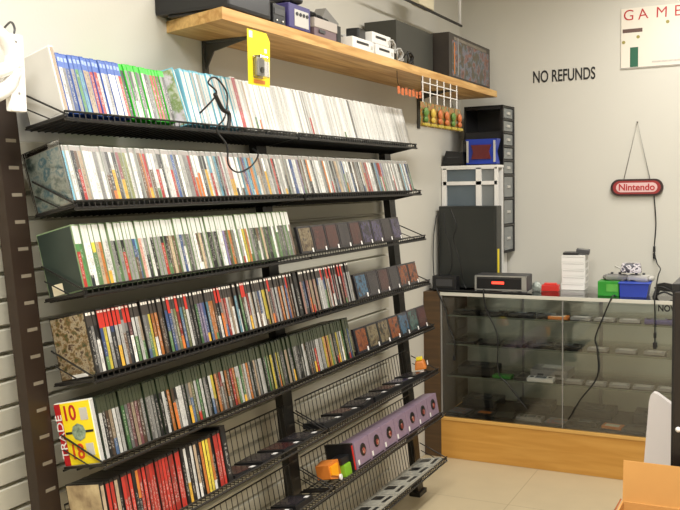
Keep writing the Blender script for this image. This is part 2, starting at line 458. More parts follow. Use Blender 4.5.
kind('xbx', 'dark_green_game_case', 'dark green game case', .19, .0143, .134, mat('dark_green_case', hexc(30,40,26), .25), spine_mat('spine_xb', .19, hexc(54,58,42), .74, patch=.3, marks=.4))
kind('dvd', 'tall_black_game_case', 'black-shelled game case', .19, .0143, .134, KINDS['ps2'][8], spine_mat('spine_d', .19, hexc(46,40,38), .95, patch=.15, marks=.4))

counts = {}
def add_case(i, y, key, code, group, lean=0, yaw=0, out=0, label=None, child=None):
    name, phrase, h, t, d, ms, mq, mj, shell, spine = KINDS[key]
    counts[i] = counts.get(i, 0) + 1
    parts = (y < 2.75) if child is None else child
    if parts:
        o = place(name, ms); s = place('spine_print', mq, o)
    else:
        o = place(name, mj); s = None
    u = -.010 + out + random.uniform(-.006, .0012)
    o.location = SP(i, y, u, .001 + .125*math.sin(LEAN[i]))
    o.rotation_euler = (lean, -TILT[i]-LEAN[i], yaw)
    o.scale = (.87 if min(abs(y-u_) for u_ in UPY) < .047 else (.91 if i == 5 else .95), 1, SCZ[i])
    c = PAL[code]; gm = sum(c)/3; c = tuple(v*.82+gm*.18 for v in c)
    if i >= 3 and not (key == 'dvd'): c = tuple(v*.78 for v in c)  # light falloff painted in: spine colours dimmed on the lower tiers
    j = random.uniform(.82, 1.06)
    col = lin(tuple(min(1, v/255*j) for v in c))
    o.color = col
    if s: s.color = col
    cn = '' if (code == 'w' and key in ('wii', 'wiu')) else CNAME[code]+'-spined '
    tag(o, label or f"{cn}{phrase}, {nth(counts[i])} from the left on the {ORD[i]} shelf", 'game case', group)
    return o

def run(i, y0, n, key, seq, weights, group, pitch=.0147, lean=0, y1=None):
    if y1: n = int((y1-y0)/pitch)
    y = y0
    for k in range(n):
        code = seq[k] if k < len(seq) else random.choices(list(weights), list(weights.values()))[0]
        kk = key(k) if callable(key) else key
        add_case(i, y, kk, code, group, lean=lean+random.gauss(0, .005))
        y += pitch
    return y

def cover_case(i, y, key, code, label, group, cover_mat, inset=.004, thick=None):
    """the first case of a row, whose front cover faces the near end of the shelf"""
    o = add_case(i, y, key, code, group, label=label, child=True)
    _, _, h, t, d, *_ = KINDS[key]
    MB().box((-d/2, -t/2-.0006, h/2), (d-.008, .0012, h-.008)).build('cover_print', cover_mat, o)
    return o

# top shelf
g0 = 'game cases on the top shelf'
cover_case(0, 1.748, 'wii', 't', 'plain cream game case at the near end of the top shelf', g0, M['lgrey'])
y = run(0, 1.763, 17, 'ps4', 'wgbgecttrrwwlwwwrr', {'w': 1}, g0, pitch=.0145)
y = run(0, y+.002, 14, 'one', 'kgdldgldgrrngd', {'g': 1}, g0, pitch=.0146)
o = add_case(0, y+.066, 'wiu', 'w', g0, lean=0, yaw=.42, out=-.002, label='leaning game case showing its grey, green and lilac cover, right of the green-topped cases', child=True)
MB().box((-.067, -.0078, .095), (.126, .0012, .182)).build('cover_print', art_mat('lilac_cover', [hexc(120,130,110), hexc(196,196,190), hexc(120,140,80), hexc(200,190,205), hexc(216,210,214)], 14), o)
y += .078
y = run(0, y, None, 'wiu', 'wwww', {'w': 5, 'l': 1}, g0, y1=2.60)
RED_Y = y
o = add_case(0, y+.008, 'wii', 'r', g0, label='thick red game case standing among the white ones on the top shelf', child=True)
o.scale = (1.0, 1.9, 1.0)
y += .024
y = run(0, y, None, 'wii', '', {'w': 16, 'l': 2, 'g': .5, 't': .3}, g0, y1=4.14)

# second shelf
g1 = 'game cases on the second shelf'
o = cover_case(1, 1.741, 'ps3', 'c', 'bagged game case with pale blue cover at the near end of the second shelf', g1, art_mat('pale_blue_cover', [hexc(60,84,86), hexc(120,140,136), hexc(190,200,196), hexc(90,140,160), hexc(210,216,212)], 22))
bg = MB(); bg.box((-.067, -.0075, .092), (.146, .004, .19), bev=.0015)
bgo = bg.build('plastic_bag', M['clear'], o)
W2 = {'w': 30, 'l': 16, 'g': 14, 'd': 14, 'k': 12, 'r': 6, 'n': 5, 'b': 4, 'o': 2, 'c': 2, 'm': 6, 't': 5, 'p': 2}
run(1, 1.757, None, 'ps3', 'wkntwwwglgdwdmvvwwlnorwwldkwwgbdwlggrwwwdkwcwckmwlaawwwcmbcdocttngwlldrkwlwgt', W2, g1, y1=4.135)
# third shelf
g2 = 'game cases on the third shelf'
o = cover_case(2, 1.743, 'x36', 'e', 'dark green covered game case at the near end of the third shelf', g2, mat('dark_green_cover', hexc(44,54,48), .35, noise=.3, nscale=12))
MB().box((-.095, -.0085, .020), (.040, .0012, .032)).build('price_label', M['cream'], o)
W3 = {'w': 20, 'l': 8, 'g': 14, 'd': 12, 'k': 12, 'r': 3, 'n': 9, 'b': 4, 'o': 4, 't': 8, 'c': 2, 'y': 2, 'e': 2}
run(2, 1.759, None, 'x36', 'ewwytowwgkgkggbcawgwkggkkntnwbgdgwwntdlkkgkwwpnongwlwyowgdk', W3, g2, y1=2.885)
# fourth shelf
g3 = 'game cases on the fourth shelf'
o = cover_case(3, 1.752, 'ps2', 'k', 'game case with green and brown battle cover at the near end of the fourth shelf', g3, art_mat('battle_cover', [hexc(30,26,20), hexc(70,74,44), hexc(110,84,52), hexc(150,140,116), hexc(72,46,32), hexc(44,54,30)], 44))
MB().box((-.060, -.0090, .010), (.060, .0012, .010)).build('price_label', M['white'], o)
W4 = {'w': 18, 'l': 10, 'g': 14, 'd': 10, 'k': 10, 'r': 9, 'n': 6, 'b': 6, 'o': 6, 't': 8, 'c': 2, 'y': 4, 'e': 3, 'p': 3, 'm': 5, 'a': 2}
reds = {2, 3, 4, 5, 6, 7, 9, 10, 22, 25, 28, 39, 40, 49, 50, 61, 70}
run(3, 1.768, None, lambda k: 'ps2r' if k in reds else 'ps2', 'gkbywbwwlgmwwtggyoonkbbgvrcvwdkeppbcoonkgarwtncgenwrwtlgbwyy', W4, g3, y1=2.845)
o = add_case(3, 2.868, 'dvd', 'k', g3, label='thick black case dividing the two runs of cases on the fourth shelf', child=False); o.scale = (.87, 1.9, .91)
run(3, 2.892, None, lambda k: 'ps2r' if random.random() < .35 else 'ps2', '', {'w': 14, 'l': 8, 'r': 9, 'a': 5, 'd': 8, 'b': 4, 't': 6, 'm': 5}, g3, y1=3.33)
# fifth shelf: the yellow trade guide first
g4 = 'game cases on the fifth shelf'
o = add_case(4, 1.739, 'wii', 'w', g4, label='yellow trade guide with red numbers at the near end of the fifth shelf', child=True)
cv = MB().box((-.067, -.0078, .095), (.130, .0012, .184)).build('cover_print', M['yellow'], o)
MB().box((-.1225, -.0088, .095), (.022, .0012, .184)).build('side_stripe', M['redink'], o)
MB().box((-.056, -.0088, .098), (.104, .0010, .007)).build('dark_bar', M['ink'], o)
ge = MB().cyl((-.058, -.0085, .098), (-.058, -.0100, .098), .026, seg=8)
ge.build('gem_picture', art_mat('gem', [hexc(70,90,70), hexc(130,150,130), hexc(170,180,160)], 60), o)
text('title_letters', 'TRADE', .034, M['white'], o, (-.1225, -.0098, .090), (PI/2, -PI/2, 0), scale=(1.25, 1, 1))
text('large_number', '10', .062, M['redink'], o, (-.082, -.0090, .155), offset=.001, scale=(.85, 1, 1))
text('large_number', '18', .062, mat('orange_red_print', hexc(206,70,24), .5), o, (-.078, -.0090, .040), offset=.001, scale=(.85, 1, 1))
for zz in (.150, .045): MB().box((-.028, -.0088, zz), (.028, .001, .036)).build('small_picture', M['lgrey'], o)
W5 = {'w': 12, 'l': 9, 'g': 14, 'd': 14, 'k': 14, 'r': 4, 'n': 9, 'b': 2, 'o': 5, 't': 8, 'c': 2, 'y': 4, 'e': 6, 'v': 8}
run(4, 1.7545, None, 'xbx', 'wkntwwegmtmngglgkkwkonkwwdgtvwewgkwyonrwonrowwetwogktgwlke', W5, g4, y1=3.28)
# sixth shelf
g5 = 'game cases on the sixth shelf'
cover_case(5, 1.737, 'dvd', 't', 'beige covered case at the near end of the sixth shelf', g5, art_mat('beige_cover', [hexc(120,100,76), hexc(170,150,116), hexc(196,178,140)], 16))
y = run(5, 1.753, None, 'dvd', 'rrtkrrrkmmndndgky', {'r': 1}, g5, y1=1.885)
y = run(5, y, None, 'dvd', 'orrrrrrrrrrrr', {'r': 1}, g5, y1=2.085)
y = run(5, y+.002, None, 'dvd', 'kwkwtkk', {'k': 1}, g5, y1=2.18)
y = run(5, y+.002, None, 'dvd', 'oyyokrrrw', {'r': 1}, g5, y1=2.300)
o = add_case(5, y+.012, 'dvd', 'k', g5, label='thick black case closing the row on the sixth shelf', child=True); o.scale = (.91, 2, .98)

# ------------------------------------------------------------------ square disc cases facing out
def jewel_proto():
    t = thing('disc_case', 'x', 'disc case')
    MB().box((-.006, 0, .0625), (.012, .140, .125), bev=.0015).build('shell', mat('smoky_disc_case', hexc(38,36,40), .15), t)
    c = MB().box((.0006, .004, .066), (.0012, .118, .100)).build('cover_print', art_mat('disc_cover', [hexc(30,24,34), hexc(66,44,60), hexc(110,60,44), hexc(70,74,96), hexc(40,34,44), hexc(130,120,110)], 13), t)
    MB().box((.0016, .048, .016), (.001, .013, .020)).build('price_sticker', M['white'], t)
    return t, c
jp, _ = jewel_proto()
covers = {n: c for n, c in dict(
    maroon=[hexc(26,18,20), hexc(84,40,40), hexc(120,52,38), hexc(60,40,48)], lilac=[hexc(30,26,40), hexc(74,62,92), hexc(120,110,150), hexc(50,40,56)],
    orange=[hexc(40,24,18), hexc(150,70,24), hexc(206,110,40), hexc(70,40,24)], blue=[hexc(24,26,32), hexc(50,60,80), hexc(90,150,190), hexc(60,60,70)],
    tan=[hexc(40,32,26), hexc(120,96,66), hexc(190,170,130), hexc(60,50,60)], teal=[hexc(24,34,34), hexc(50,100,96), hexc(110,150,140), hexc(40,50,60)],
    dark=[hexc(22,20,24), hexc(50,44,50), hexc(80,70,74), hexc(30,28,34)]).items()}
covm = {n: art_mat('disc_cover_'+n, [(v[0]*.32+.012, v[1]*.32+.011, v[2]*.32+.012, 1) for v in c], 26, .2, seed=k) for k, (n, c) in enumerate(covers.items())}
first = [True]
def jewel(i, y, cname, yaw=0):
    lab = f"disc case with {cname} cover facing out, {'{}'} along the {ORD[i]} shelf's far end"
    k = jc[i] = jc.get(i, 0)+1
    lab = f"disc case with {cname} cover facing out, {nth(k)} of the {ORD[i]} shelf's disc cases"
    if first[0]: o = jp; first[0] = False; o['label'] = lab
    else: o = dup(jp, label=lab)
    o.location = SP(i, y, -.012, .006); o.rotation_euler = (0, -TILT[i]-.05, -yaw); o.scale = (1, 1, .9)
    o['group'] = 'disc cases facing out on the wall shelving'
    for ch in o.children:
        if ch.name.startswith('cover_print'):
            ch.data = ch.data.copy(); ch.data.materials[0] = covm[cname]
    return o
jc = {}
def jewels(i, y0, y1, names):
    n = len(names); step = (y1-y0)/n
    for k, nm in enumerate(names):
        jewel(i, y0+step*(k+.5), nm).scale.y = min(1, step*.97/.14)
jewels(2, 2.905, 3.90, ['tan', 'maroon', 'maroon', 'dark', 'maroon', 'lilac', 'lilac', 'dark', 'lilac'])
jewels(3, 3.35, 4.06, ['blue', 'dark', 'maroon', 'dark', 'orange', 'orange'])
jewels(4, 3.30, 4.12, ['orange', 'tan', 'tan', 'orange', 'blue', 'teal', 'maroon'])

# ------------------------------------------------------------------ things lying on the lower wire shelves
def flat_case(i, y, u, name, label, cat, m1, m2, size, yaw=0, group=None, dot=True, z=.002):
    t = thing(name, label, cat, tuple(SP(i, y, u, z)), (0, -TILT[i], yaw), group)
    MB().box((0, 0, size[2]/2), size, bev=min(.003, size[2]*.3)).build('shell', m1, t)
    MB().box((0, 0, size[2]+.0005), (size[0]*.8, size[1]*.75, .001)).build('cover_print', m2, t)
    if dot: MB().box((size[0]*.38, size[1]*.3, size[2]+.0014), (.016, .02, .001)).build('price_sticker', M['white'], t)
    return t
for k, (y, cm) in enumerate([(2.40, 'maroon'), (2.55, 'dark'), (2.70, 'maroon'), (2.84, 'dark')]):
    flat_case(5, y, -.07, 'flat_disc_case', f"{['maroon','dark'][k%2]} disc case lying flat on the sixth shelf, {nth(k+1)} right of the black divider", 'disc case', M['blackp'], covm[cm], (.12, .13, .012), yaw=random.uniform(-.15, .15), group='disc cases lying on the sixth shelf')
names = ['dark', 'maroon', 'dark', 'dark', 'maroon', 'lilac', 'dark']
for k, cm in enumerate(names):
    flat_case(5, 3.05+.155*k, -.075, 'boxed_accessory', f"flat {cm} packet with white price dot, {nth(k+1)} along the sixth shelf's far bay", 'packet', M['blackp'], covm[cm], (.11, .135, .022), yaw=random.uniform(-.2, .2), group='packets lying on the far half of the sixth shelf')
# orange controller at the far end
t = thing('orange_toy', 'small orange and yellow packet at the far end of the sixth shelf', 'toy', tuple(SP(5, 4.085, -.06, .024)), (0, -TILT[6], .3))
MB().box((0, 0, .028), (.06, .075, .045), bev=.010, taper=(.7, .8)).build('body', M['orange'], t)
MB().box((.0, 0, .058), (.03, .05, .012), bev=.003).build('top', M['yellow'], t)
MB().box((.036, .01, .03), (.004, .02, .02)).build('price_sticker', M['white'], t)
# seventh shelf : yellow toy, green gadget, seven purple boxes
t = thing('yellow_light_gun', 'chunky yellow-orange toy beside the purple boxes on the seventh shelf', 'toy', tuple(SP(6, 3.028, -.060, .004)), (0, -TILT[6], .1))
t.scale = (.85, .85, .85)
MB().prism([(-.055, .03), (.05, .0), (.075, .02), (.065, .09), (.02, .10), (-.06, .095)], 'x', -.035, .03).build('body', M['orange'], t)
MB().prism([(-.045, .045), (.03, .02), (.04, .08), (-.045, .085)], 'x', .03, .037).build('side_plate', mat('amber_plastic', hexc(236,160,20), .4), t)
MB().cyl((.038, .035, .012), (.046, .035, .012), .014, seg=12).build('round_knob', M['white'], t)
t = thing('green_gadget', 'small green and black gadget between the yellow toy and purple boxes', 'toy', tuple(SP(6, 3.122, -.05, .002)), (0, -TILT[6], 0))
MB().box((0, 0, .025), (.06, .06, .05), bev=.008).build('body', mat('lime_plastic', hexc(120,170,40), .4), t)
MB().box((0, 0, .065), (.05, .07, .03), bev=.006).build('top', M['blackp'], t)
t = thing('red_cased_game', 'dark game case with red edge standing before the purple boxes', 'game case', tuple(SP(6, 3.165, -.012, .002)), (0, -TILT[6], 0))
MB().box((-.06, 0, .06), (.12, .016, .12), bev=.001).build('shell', M['blackp'], t)
MB().box((.001, 0, .06), (.0015, .010, .10)).build('spine_print', M['red'], t)
pb = thing('purple_box', 'x', 'box', (0, 0, 0), (0, 0, 0), 'purple boxes with round windows on the seventh shelf')
bx = MB()
bx.box((-.035, 0, .0575), (.07, .134, .115), bev=.002)
bx.build('carton', M['purple'], pb)
MB().cyl((.0, .004, .070), (.0025, .004, .070), .026, seg=20).build('round_window', M['blackp'], pb)
MB().cyl((.0025, .006, .064), (.0045, .006, .064), .013, seg=12).build('logo_patch', art_mat('window_print', [hexc(60,40,36), hexc(150,60,50), hexc(180,170,150)], 60), pb)
MB().box((.0012, 0, .012), (.0016, .12, .005)).build('dark_line', M['ink'], pb)
MB().box((.0016, -.050, .030), (.0012, .013, .020)).build('price_sticker', M['white'], pb)
for k in range(7):
    o = pb if k == 0 else dup(pb)
    o.location = SP(6, 3.25+.1375*k, -.010, .002); o.rotation_euler = (0, -TILT[6], 0)
    o['label'] = f"purple box with round black window, {nth(k+1)} of seven on the seventh shelf"
# seventh shelf near bay flat packets
for k in range(5):
    cm = ['dark', 'maroon'][k % 2]
    flat_case(6, 2.15+.15*k, -.075, 'flat_packet', f"{cm} packet lying on the seventh shelf's near bay, {nth(k+1)} from its near end", 'packet', M['blackp'], covm[cm], (.11, .13, .02), group='packets lying on the near half of the seventh shelf')
# bottom shelf: clear flat trays with dark slots
cl = thing('clear_disc_tray', 'x', 'disc tray', (0, 0, 0), (0, 0, 0), 'clear trays lying along the bottom shelf')
MB().box((0, 0, .007), (.125, .14, .014), bev=.002).build('tray', mat('frosted_tray', hexc(165,163,152), .15, noise=.35, nscale=30), cl)
MB().box((.045, 0, .0148), (.016, .085, .0015)).box((-.01, .02, .0146), (.05, .05, .001)).build('dark_slot', M['blackp'], cl)
for k in range(9):
    o = cl if k == 0 else dup(cl)
    o.location = SP(7, (2.845 if k == 0 else 2.882+.147*k), -.073, .002); o.rotation_euler = (0, -TILT[6], random.uniform(-.06, .06))
    o['label'] = f"frosted clear tray with dark slot, {nth(k+1)} from the near end of the bottom shelf"

# ------------------------------------------------------------------ white controller hanging at the near upright
t = thing('white_controller', 'white plastic game controller grip hanging on the near upright', 'game controller', (-1.70, 1.607, 1.80))
MB().box((0, 0, .095), (.022, .05, .19), bev=.008, taper=(1, .9)).build('remote', M['white'], t)
arc = []
for a in range(0, 13):
    th = math.radians(-80 + a*160/12)
    arc.append((0, -.105 + .105*math.cos(th), .115 + .085*math.sin(th)))
MB().tube(arc, .019, seg=10, smooth=False).tube([(0, 0, .115), (0, -.06, .09), (0, -.12, .085)], .018, seg=8).build('wheel_ring', M['white'], t)
MB().box((.0115, .0, .045), (.001, .006, .006)).box((.0115, -.005, .17), (.001, .01, .006)).build('button', M['grey'], t)
MB().tube([(0, 0, .185), (0, .005, .205), (-.03, .02, .225), (-.112, .065, .215)], .003).build('strap', M['darkgrey'], t)

# ------------------------------------------------------------------ wooden shelf on brackets
t = thing('wooden_shelf', 'long pine plywood shelf mounted high along the wall', 'shelf')
MB().prism([(XL+.001, 2.45), (-1.58, 2.344), (-1.58, 5.315), (XL+.001, 5.315)], 'z', 2.133, 2.171).build('board', M['shelfwood'], t)
for k, y in enumerate((2.665, 4.75)):
    b = thing('shelf_bracket', ['grey steel bracket under the near end of the wooden shelf', 'grey steel bracket under the far end of the wooden shelf'][k], 'bracket', (0, 0, 0), group='brackets under the wooden shelf')
    MB().box((-1.874, y, 2.03), (.008, .030, .206), bev=.001).build('wall_leg', M['steel'], b)
    MB().box((-1.76, y, 2.129), (.232, .030, .008), bev=.001).build('arm', M['steel'], b)
    MB().prism([(-1.870, 2.125), (-1.70, 2.125), (-1.835, 2.095), (-1.870, 2.03)], 'y', y-.003, y+.003).build('web', M['steel'], b)

ZS = 2.171
def unit(name, label, cat, x, y, rotz=0, z=ZS, group=None): return thing(name, label, cat, (x, y, z), (0, 0, rotz), group)
# black console at the near end
t = unit('black_console', 'big black game console overhanging the near end of the wooden shelf', 'game console', -1.735, 2.525)
MB().box((0, 0, .05), (.29, .27, .085), bev=.012).build('body', M['blackp'], t)
MB().box((0, 0, .100), (.18, .18, .018), bev=.005).build('lid', M['darkgrey'], t)
for s in (-1, 1): MB().box((0, s*.11, .004), (.2, .02, .008)).build('foot', M['black'], t)
t = unit('black_tower_console', 'slim black console lying second on the wooden shelf, with cables', 'game console', -1.70, 2.715)
MB().box((0, 0, .035), (.22, .085, .07), bev=.004).build('body', M['blackp'], t)
MB().box((.111, 0, .045), (.002, .07, .02)).build('disc_slot', M['darkgrey'], t)
MB().cyl((.11, -.02, .015), (.114, -.02, .015), .003, seg=8).cyl((.11, .02, .015), (.114, .02, .015), .003, seg=8).build('button', M['white'], t)
t = unit('black_controller', 'black game controller lying on the dark consoles', 'game controller', -1.68, 2.715, .0, ZS+.109)
def controller(t, m, mk, s=1.0):
    MB().box((0, 0, .018*s), (.07*s, .12*s, .030*s), bev=.012*s).build('body', m, t)
    MB().sphere((.03*s, -.055*s, .012*s), .024*s, sc=(1.5, .8, .7)).sphere((.03*s, .055*s, .012*s), .024*s, sc=(1.5, .8, .7)).build('grips', m, t)
    for a in (-1, 1): MB().cyl((.01*s, a*.022*s, .03*s), (.01*s, a*.022*s, .044*s), .008*s, seg=10).build('thumbstick', mk, t)
    MB().cyl((-.012*s, .036*s, .03*s), (-.012*s, .036*s, .036*s), .011*s, seg=10).build('button_pad', mk, t)
controller(t, M['blackp'], M['darkgrey'])
t.location.z = ZS+.074; t.scale = (.8, .8, .8)
# purple cube console
t = unit('purple_cube_console', 'indigo cube-shaped game console with pale front panel', 'game console', -1.668, 2.868)
MB().box((0, 0, .060), (.15, .155, .105), bev=.006).build('body', M['indigo'], t)
MB().box((.0755, .010, .055), (.004, .100, .072), bev=.001).build('front_panel', M['lgrey'], t)
for k in range(4):
    MB().cyl((.077, -.025+k*.024, .072), (.080, -.025+k*.024, .072), .008, seg=12).build('controller_port', M['blackp'], t)
MB().cyl((0, 0, .112), (0, 0, .117), .06, seg=28).build('lid', mat('indigo_lid', hexc(74,68,126), .35), t)
MB().tube([(-.07, -.05, .10), (-.085, -.05, .14), (-.085, .05, .14), (-.07, .05, .10)], .006).build('handle', M['indigo'], t)
for sx in (-1, 1): MB().box((sx*.05, 0, .004), (.02, .12, .008)).build('foot', M['blackp'], t)
t = unit('black_pad', 'black game controller on top of the indigo cube console', 'game controller', -1.665, 2.86, 1.2, ZS+.103)
controller(t, M['blackp'], M['darkgrey'], .9)
bpy.data.objects['purple_cube_console'].scale = (1, 1.04, .84)
# grey two-tone console
t = unit('two_tone_console', 'boxy light-over-mauve cartridge console beside the indigo cube', 'game console', -1.70, 3.105)
MB().box((0, -.015, .058), (.20, .19, .036), bev=.002).build('upper_shell', mat('warm_grey_plastic', hexc(178,168,160), .45), t)
MB().box((0, -.015, .022), (.194, .186, .036), bev=.002).build('lower_shell', mat('mauve_plastic', hexc(112,92,98), .45), t)
MB().box((0, .097, .036), (.198, .034, .072), bev=.002).build('end_strip', M['blackp'], t)
MB().box((.101, -.05, .028), (.002, .05, .012)).build('front_buttons', M['darkgrey'], t)
t = unit('coiled_cable', 'black cable coiled on top of the two-tone console', 'cable', -1.665, 3.09, z=ZS+.077)
pts = []
for k in range(26):
    a = k*.62; pts.append((.030*math.sin(a*1.1), -.04+.11*k/26+.035*math.cos(a), .008+.022*abs(math.sin(a*.5))))
MB().tube(pts, .005).build('cord', M['cable'], t)
# white consoles
def white_console(label, x, y, z, rz, L=.21):
    t = unit('white_console', label, 'game console', x, y, rz, z, 'white consoles on the wooden shelf')
    MB().box((0, 0, .024), (.16, L, .046), bev=.004).build('body', M['white'], t)
    MB().box((.0805, -.01, .028), (.002, L*.55, .010)).build('disc_slot', M['blackp'], t)
    MB().box((.0805, L*.38, .020), (.002, .02, .016)).build('button_panel', M['lgrey'], t)
    return t
white_console('white slim console lying on the wooden shelf beside the two-tone one', -1.665, 3.40, ZS, 0)
white_console('second white slim console farther along the wooden shelf', -1.665, 3.625, ZS, 0, .2)
white_console('white console propped on top of the others, by the dark carton', -1.67, 3.60, ZS+.049, 0, .20)
# grey accessory pile
t = unit('grey_gun_controller', 'grey pistol-shaped controller lying behind the white consoles', 'game controller', -1.765, 3.36, .1, ZS+.047)
t.scale = (1.3, 1.25, 1.15)
MB().prism([(-.10, .03), (-.02, .03), (-.01, .0), (.03, .0), (.03, .035), (.11, .05), (.12, .085), (.05, .105), (.0, .12), (-.03, .085), (-.1, .07)], 'x', -.018, .018).build('body', M['grey'], t)
MB().tube([(.0, -.1, .05), (.02, -.14, .02), (.03, -.05, .01), (.05, .0, .03), (.06, .1, .005)], .004).build('cord', M['gcable'], t)
for k, (x, y, z, m, lab, r, w) in enumerate([(-1.60, 3.70, ZS+.03, 'gcable', 'grey cable looped over the white consoles', .045, 1), (-1.605, 3.80, ZS+.006, 'gcable', 'pale cable loops at the foot of the white consoles', .035, 1.3),
                                   (-1.605, 3.93, ZS+.006, 'cable', 'black cable loops beside the pale ones on the wooden shelf', .035, 1.3)]):
    t = unit('cable_bundle', lab, 'cable', x, y, 0, z)
    pts = [(.012*math.sin(k2*.9), w*r*math.sin(k2*.7)+.01*k2/6, .03+.026*math.cos(k2*.7)) for k2 in range(24)]
    MB().tube(pts, .0042).build('cord', M[m], t)
t = unit('black_adapter', 'black power adapter resting on the white console pile', 'adapter', -1.64, 3.44, .1, ZS+.049)
MB().box((0, 0, .025), (.06, .085, .05), bev=.008).build('body', M['blackp'], t)
# large dark carton and picture carton
def carton(name, label, x0, y0, y1, h, d, body, art, stripe=None):
    t = unit(name, label, 'carton', 0, 0, z=ZS)
    MB().box((x0-d/2, (y0+y1)/2, h/2), (d, y1-y0, h), bev=.002).build('carton_body', body, t)
    if art: MB().box((x0+.0006, (y0+y1)/2+.01, h*.47), (.0012, (y1-y0)*.90, h*.78)).build('picture_print', art, t)
    if stripe: MB().box((x0+.0014, (y0+y1)/2, h*.90), (.0012, (y1-y0)*.80, h*.07)).build('title_strip', stripe, t)
    return t
carton('dark_console_carton', 'large dark console carton standing mid-way on the wooden shelf', -1.69, 4.00, 4.50, .235, .17, mat('dark_carton', hexc(58,58,52), .5, noise=.15, nscale=5), None)
pc = carton('picture_console_carton', 'large carton printed with colourful game pictures at the shelf end', -1.605, 4.52, 5.25, .245, .17, mat('dark_brown_carton', hexc(52,46,40), .5, noise=.2), art_mat('collage_print', [hexc(30,36,30), hexc(84,62,44), hexc(58,64,50), hexc(96,104,120), hexc(120,70,44), hexc(48,42,50), hexc(110,110,112)], 14), mat('dull_title', hexc(112,104,92), .5, noise=.4, nscale=60))
MB().box((-1.6025, 4.66, .13), (.0012, .016, .20)).build('coloured_bar', M['grey'], pc)
MB().box((-1.6025, 4.60, .115), (.0012, .010, .17)).build('coloured_bar', M['orange'], pc)

# rail above the shelf with a cream packet on it
t = thing('ceiling_rail', 'thin dark rail running high along the wall under the ceiling', 'rail')
MB().box((-1.73, 4.55, 2.545), (.008, 1.10, .012)).build('bar', M['ink'], t)
for y in (4.10, 5.06): MB().cyl((-1.73, y, 2.55), (-1.73, y, ZC), .004 if y < 5 else .010).build('hanger', M['white'] if y > 5 else M['steel'], t)
t = thing('cream_packet', 'cream packet lying on the thin rail near the ceiling', 'packet', (-1.745, 4.50, 2.5515))
MB().box((0, 0, .03), (.05, .22, .06), bev=.008).build('bag', M['cream'], t)

# hanging yellow card
t = thing('yellow_blister_card', 'yellow hang card with grey gadget hanging under the wooden shelf', 'package', (-1.585, 2.562, 2.131))
MB().prism([(-.068, -.004), (-.068, -.185), (.066, -.185), (.074, -.03), (.052, -.004)], 'x', -.001, .001).build('card', M['yellow'], t)
MB().box((.009, -.01, -.125), (.016, .045, .06), bev=.008).build('gadget', M['grey'], t)
MB().cyl((.017, -.01, -.135), (.022, -.01, -.135), .010, seg=12).build('gadget_knob', M['blackp'], t)
MB().box((.014, -.01, -.125), (.026, .062, .075), bev=.006).build('blister', M['clear'], t)
for c_, s_ in (((.0018, .046, -.125), (.0012, .036, .05)), ((.0018, .042, -.065), (.0012, .016, .014)), ((.0018, -.050, -.02), (.0012, .02, .022))): MB().box(c_, s_).build('price_sticker', M['white'], t)
MB().box((.0014, 0, -.172), (.001, .07, .012)).build('title_print', M['orange'], t)

# hanging strip of little blister packs
t = thing('wire_hook_rack', 'white wire hanging rack under the far part of the wooden shelf', 'rack', (-1.575, 4.30, 2.132))
r = MB()
for dz in (-.03, -.075): r.cyl((0, -.26, dz), (0, .26, dz), .003, seg=6)
for k in range(6): r.cyl((0, -.25+.1*k, 0.0), (0, -.25+.1*k, -.135), .003, seg=6)
r.build('wires', M['white'], t)
cols = [('green', 'yellow'), ('yellow', 'orange'), ('orange', 'red'), ('orange', 'green'), ('green', 'yellow'), ('orange', 'green')]
for k in range(6):
    a, b_ = cols[k]
    q = thing('toy_packet', f"small clear packet with {a} and {b_} toy, {nth(k+1)} on the white wire rack", 'toy packet', (-1.571, 4.05+.1*k, 1.992), (0, 0, 0), 'toy packets on the hanging wire rack')
    MB().box((0, 0, -.045), (.003, .088, .12), bev=.001).build('card', art_mat(f'toy_card_{k}', [hexc(70,60,46), hexc(150,130,60), hexc(150,84,44), hexc(90,120,56), hexc(150,160,170)], 40, seed=k), q)
    MB().sphere((.012, 0, -.035), .024, sc=(.45, 1, 1)).sphere((.012, 0, -.07), .020, sc=(.5, 1.1, .8)).build('toy_figure', mat('toy_'+a, dict(green=hexc(84,120,50), yellow=hexc(190,160,60), orange=hexc(180,100,50))[a], .5, noise=.4, nscale=60), q)
    MB().box((.012, 0, -.095), (.016, .07, .014), bev=.004).build('toy_base', mat('dull_yellow', hexc(170,150,50), .5), q)
# orange letters strip
t = thing('orange_letter_strip', 'strip of small orange paper tags hanging behind the wire rack', 'decoration', (-1.60, 3.79, 2.131))
g = MB()
for k in range(7):
    g.box((0, .045*k+.02, -.085-.004*(k % 2)), (.0015, .030, .034), rot=Matrix.Rotation((-1)**k*.15, 4, 'X'))
g.build('tags', mat('orange_paper', hexc(196,104,54), .6), t)
MB().tube([(0, 0, 0), (0, .02, -.066), (0, .15, -.07), (0, .29, -.068), (0, .31, 0)], .0015).build('string', M['cable'], t)

# loose cable on the top shelf
t = thing('dangling_cable', 'black cable looped over the top shelf and drooping to the second', 'cable')
MB().tube([(-1.645, 2.30, 1.84), (-1.600, 2.33, 1.90), (-1.612, 2.303, 1.933), (-1.612, 2.345, 1.953), (-1.600, 2.389, 1.905), (-1.60, 2.372, 1.83), (-1.615, 2.345, 1.79), (-1.60, 2.38, 1.74), (-1.60, 2.385, 1.68), (-1.60, 2.44, 1.655), (-1.60, 2.52, 1.675), (-1.62, 2.60, 1.716), (-1.66, 2.63, 1.74)], .0030).build('cord', M['cable'], t)
MB().tube([(-1.600, 2.32, 1.90), (-1.60, 2.36, 1.855), (-1.598, 2.395, 1.84), (-1.598, 2.385, 1.79)], .007).build('connector', M['cable'], t)

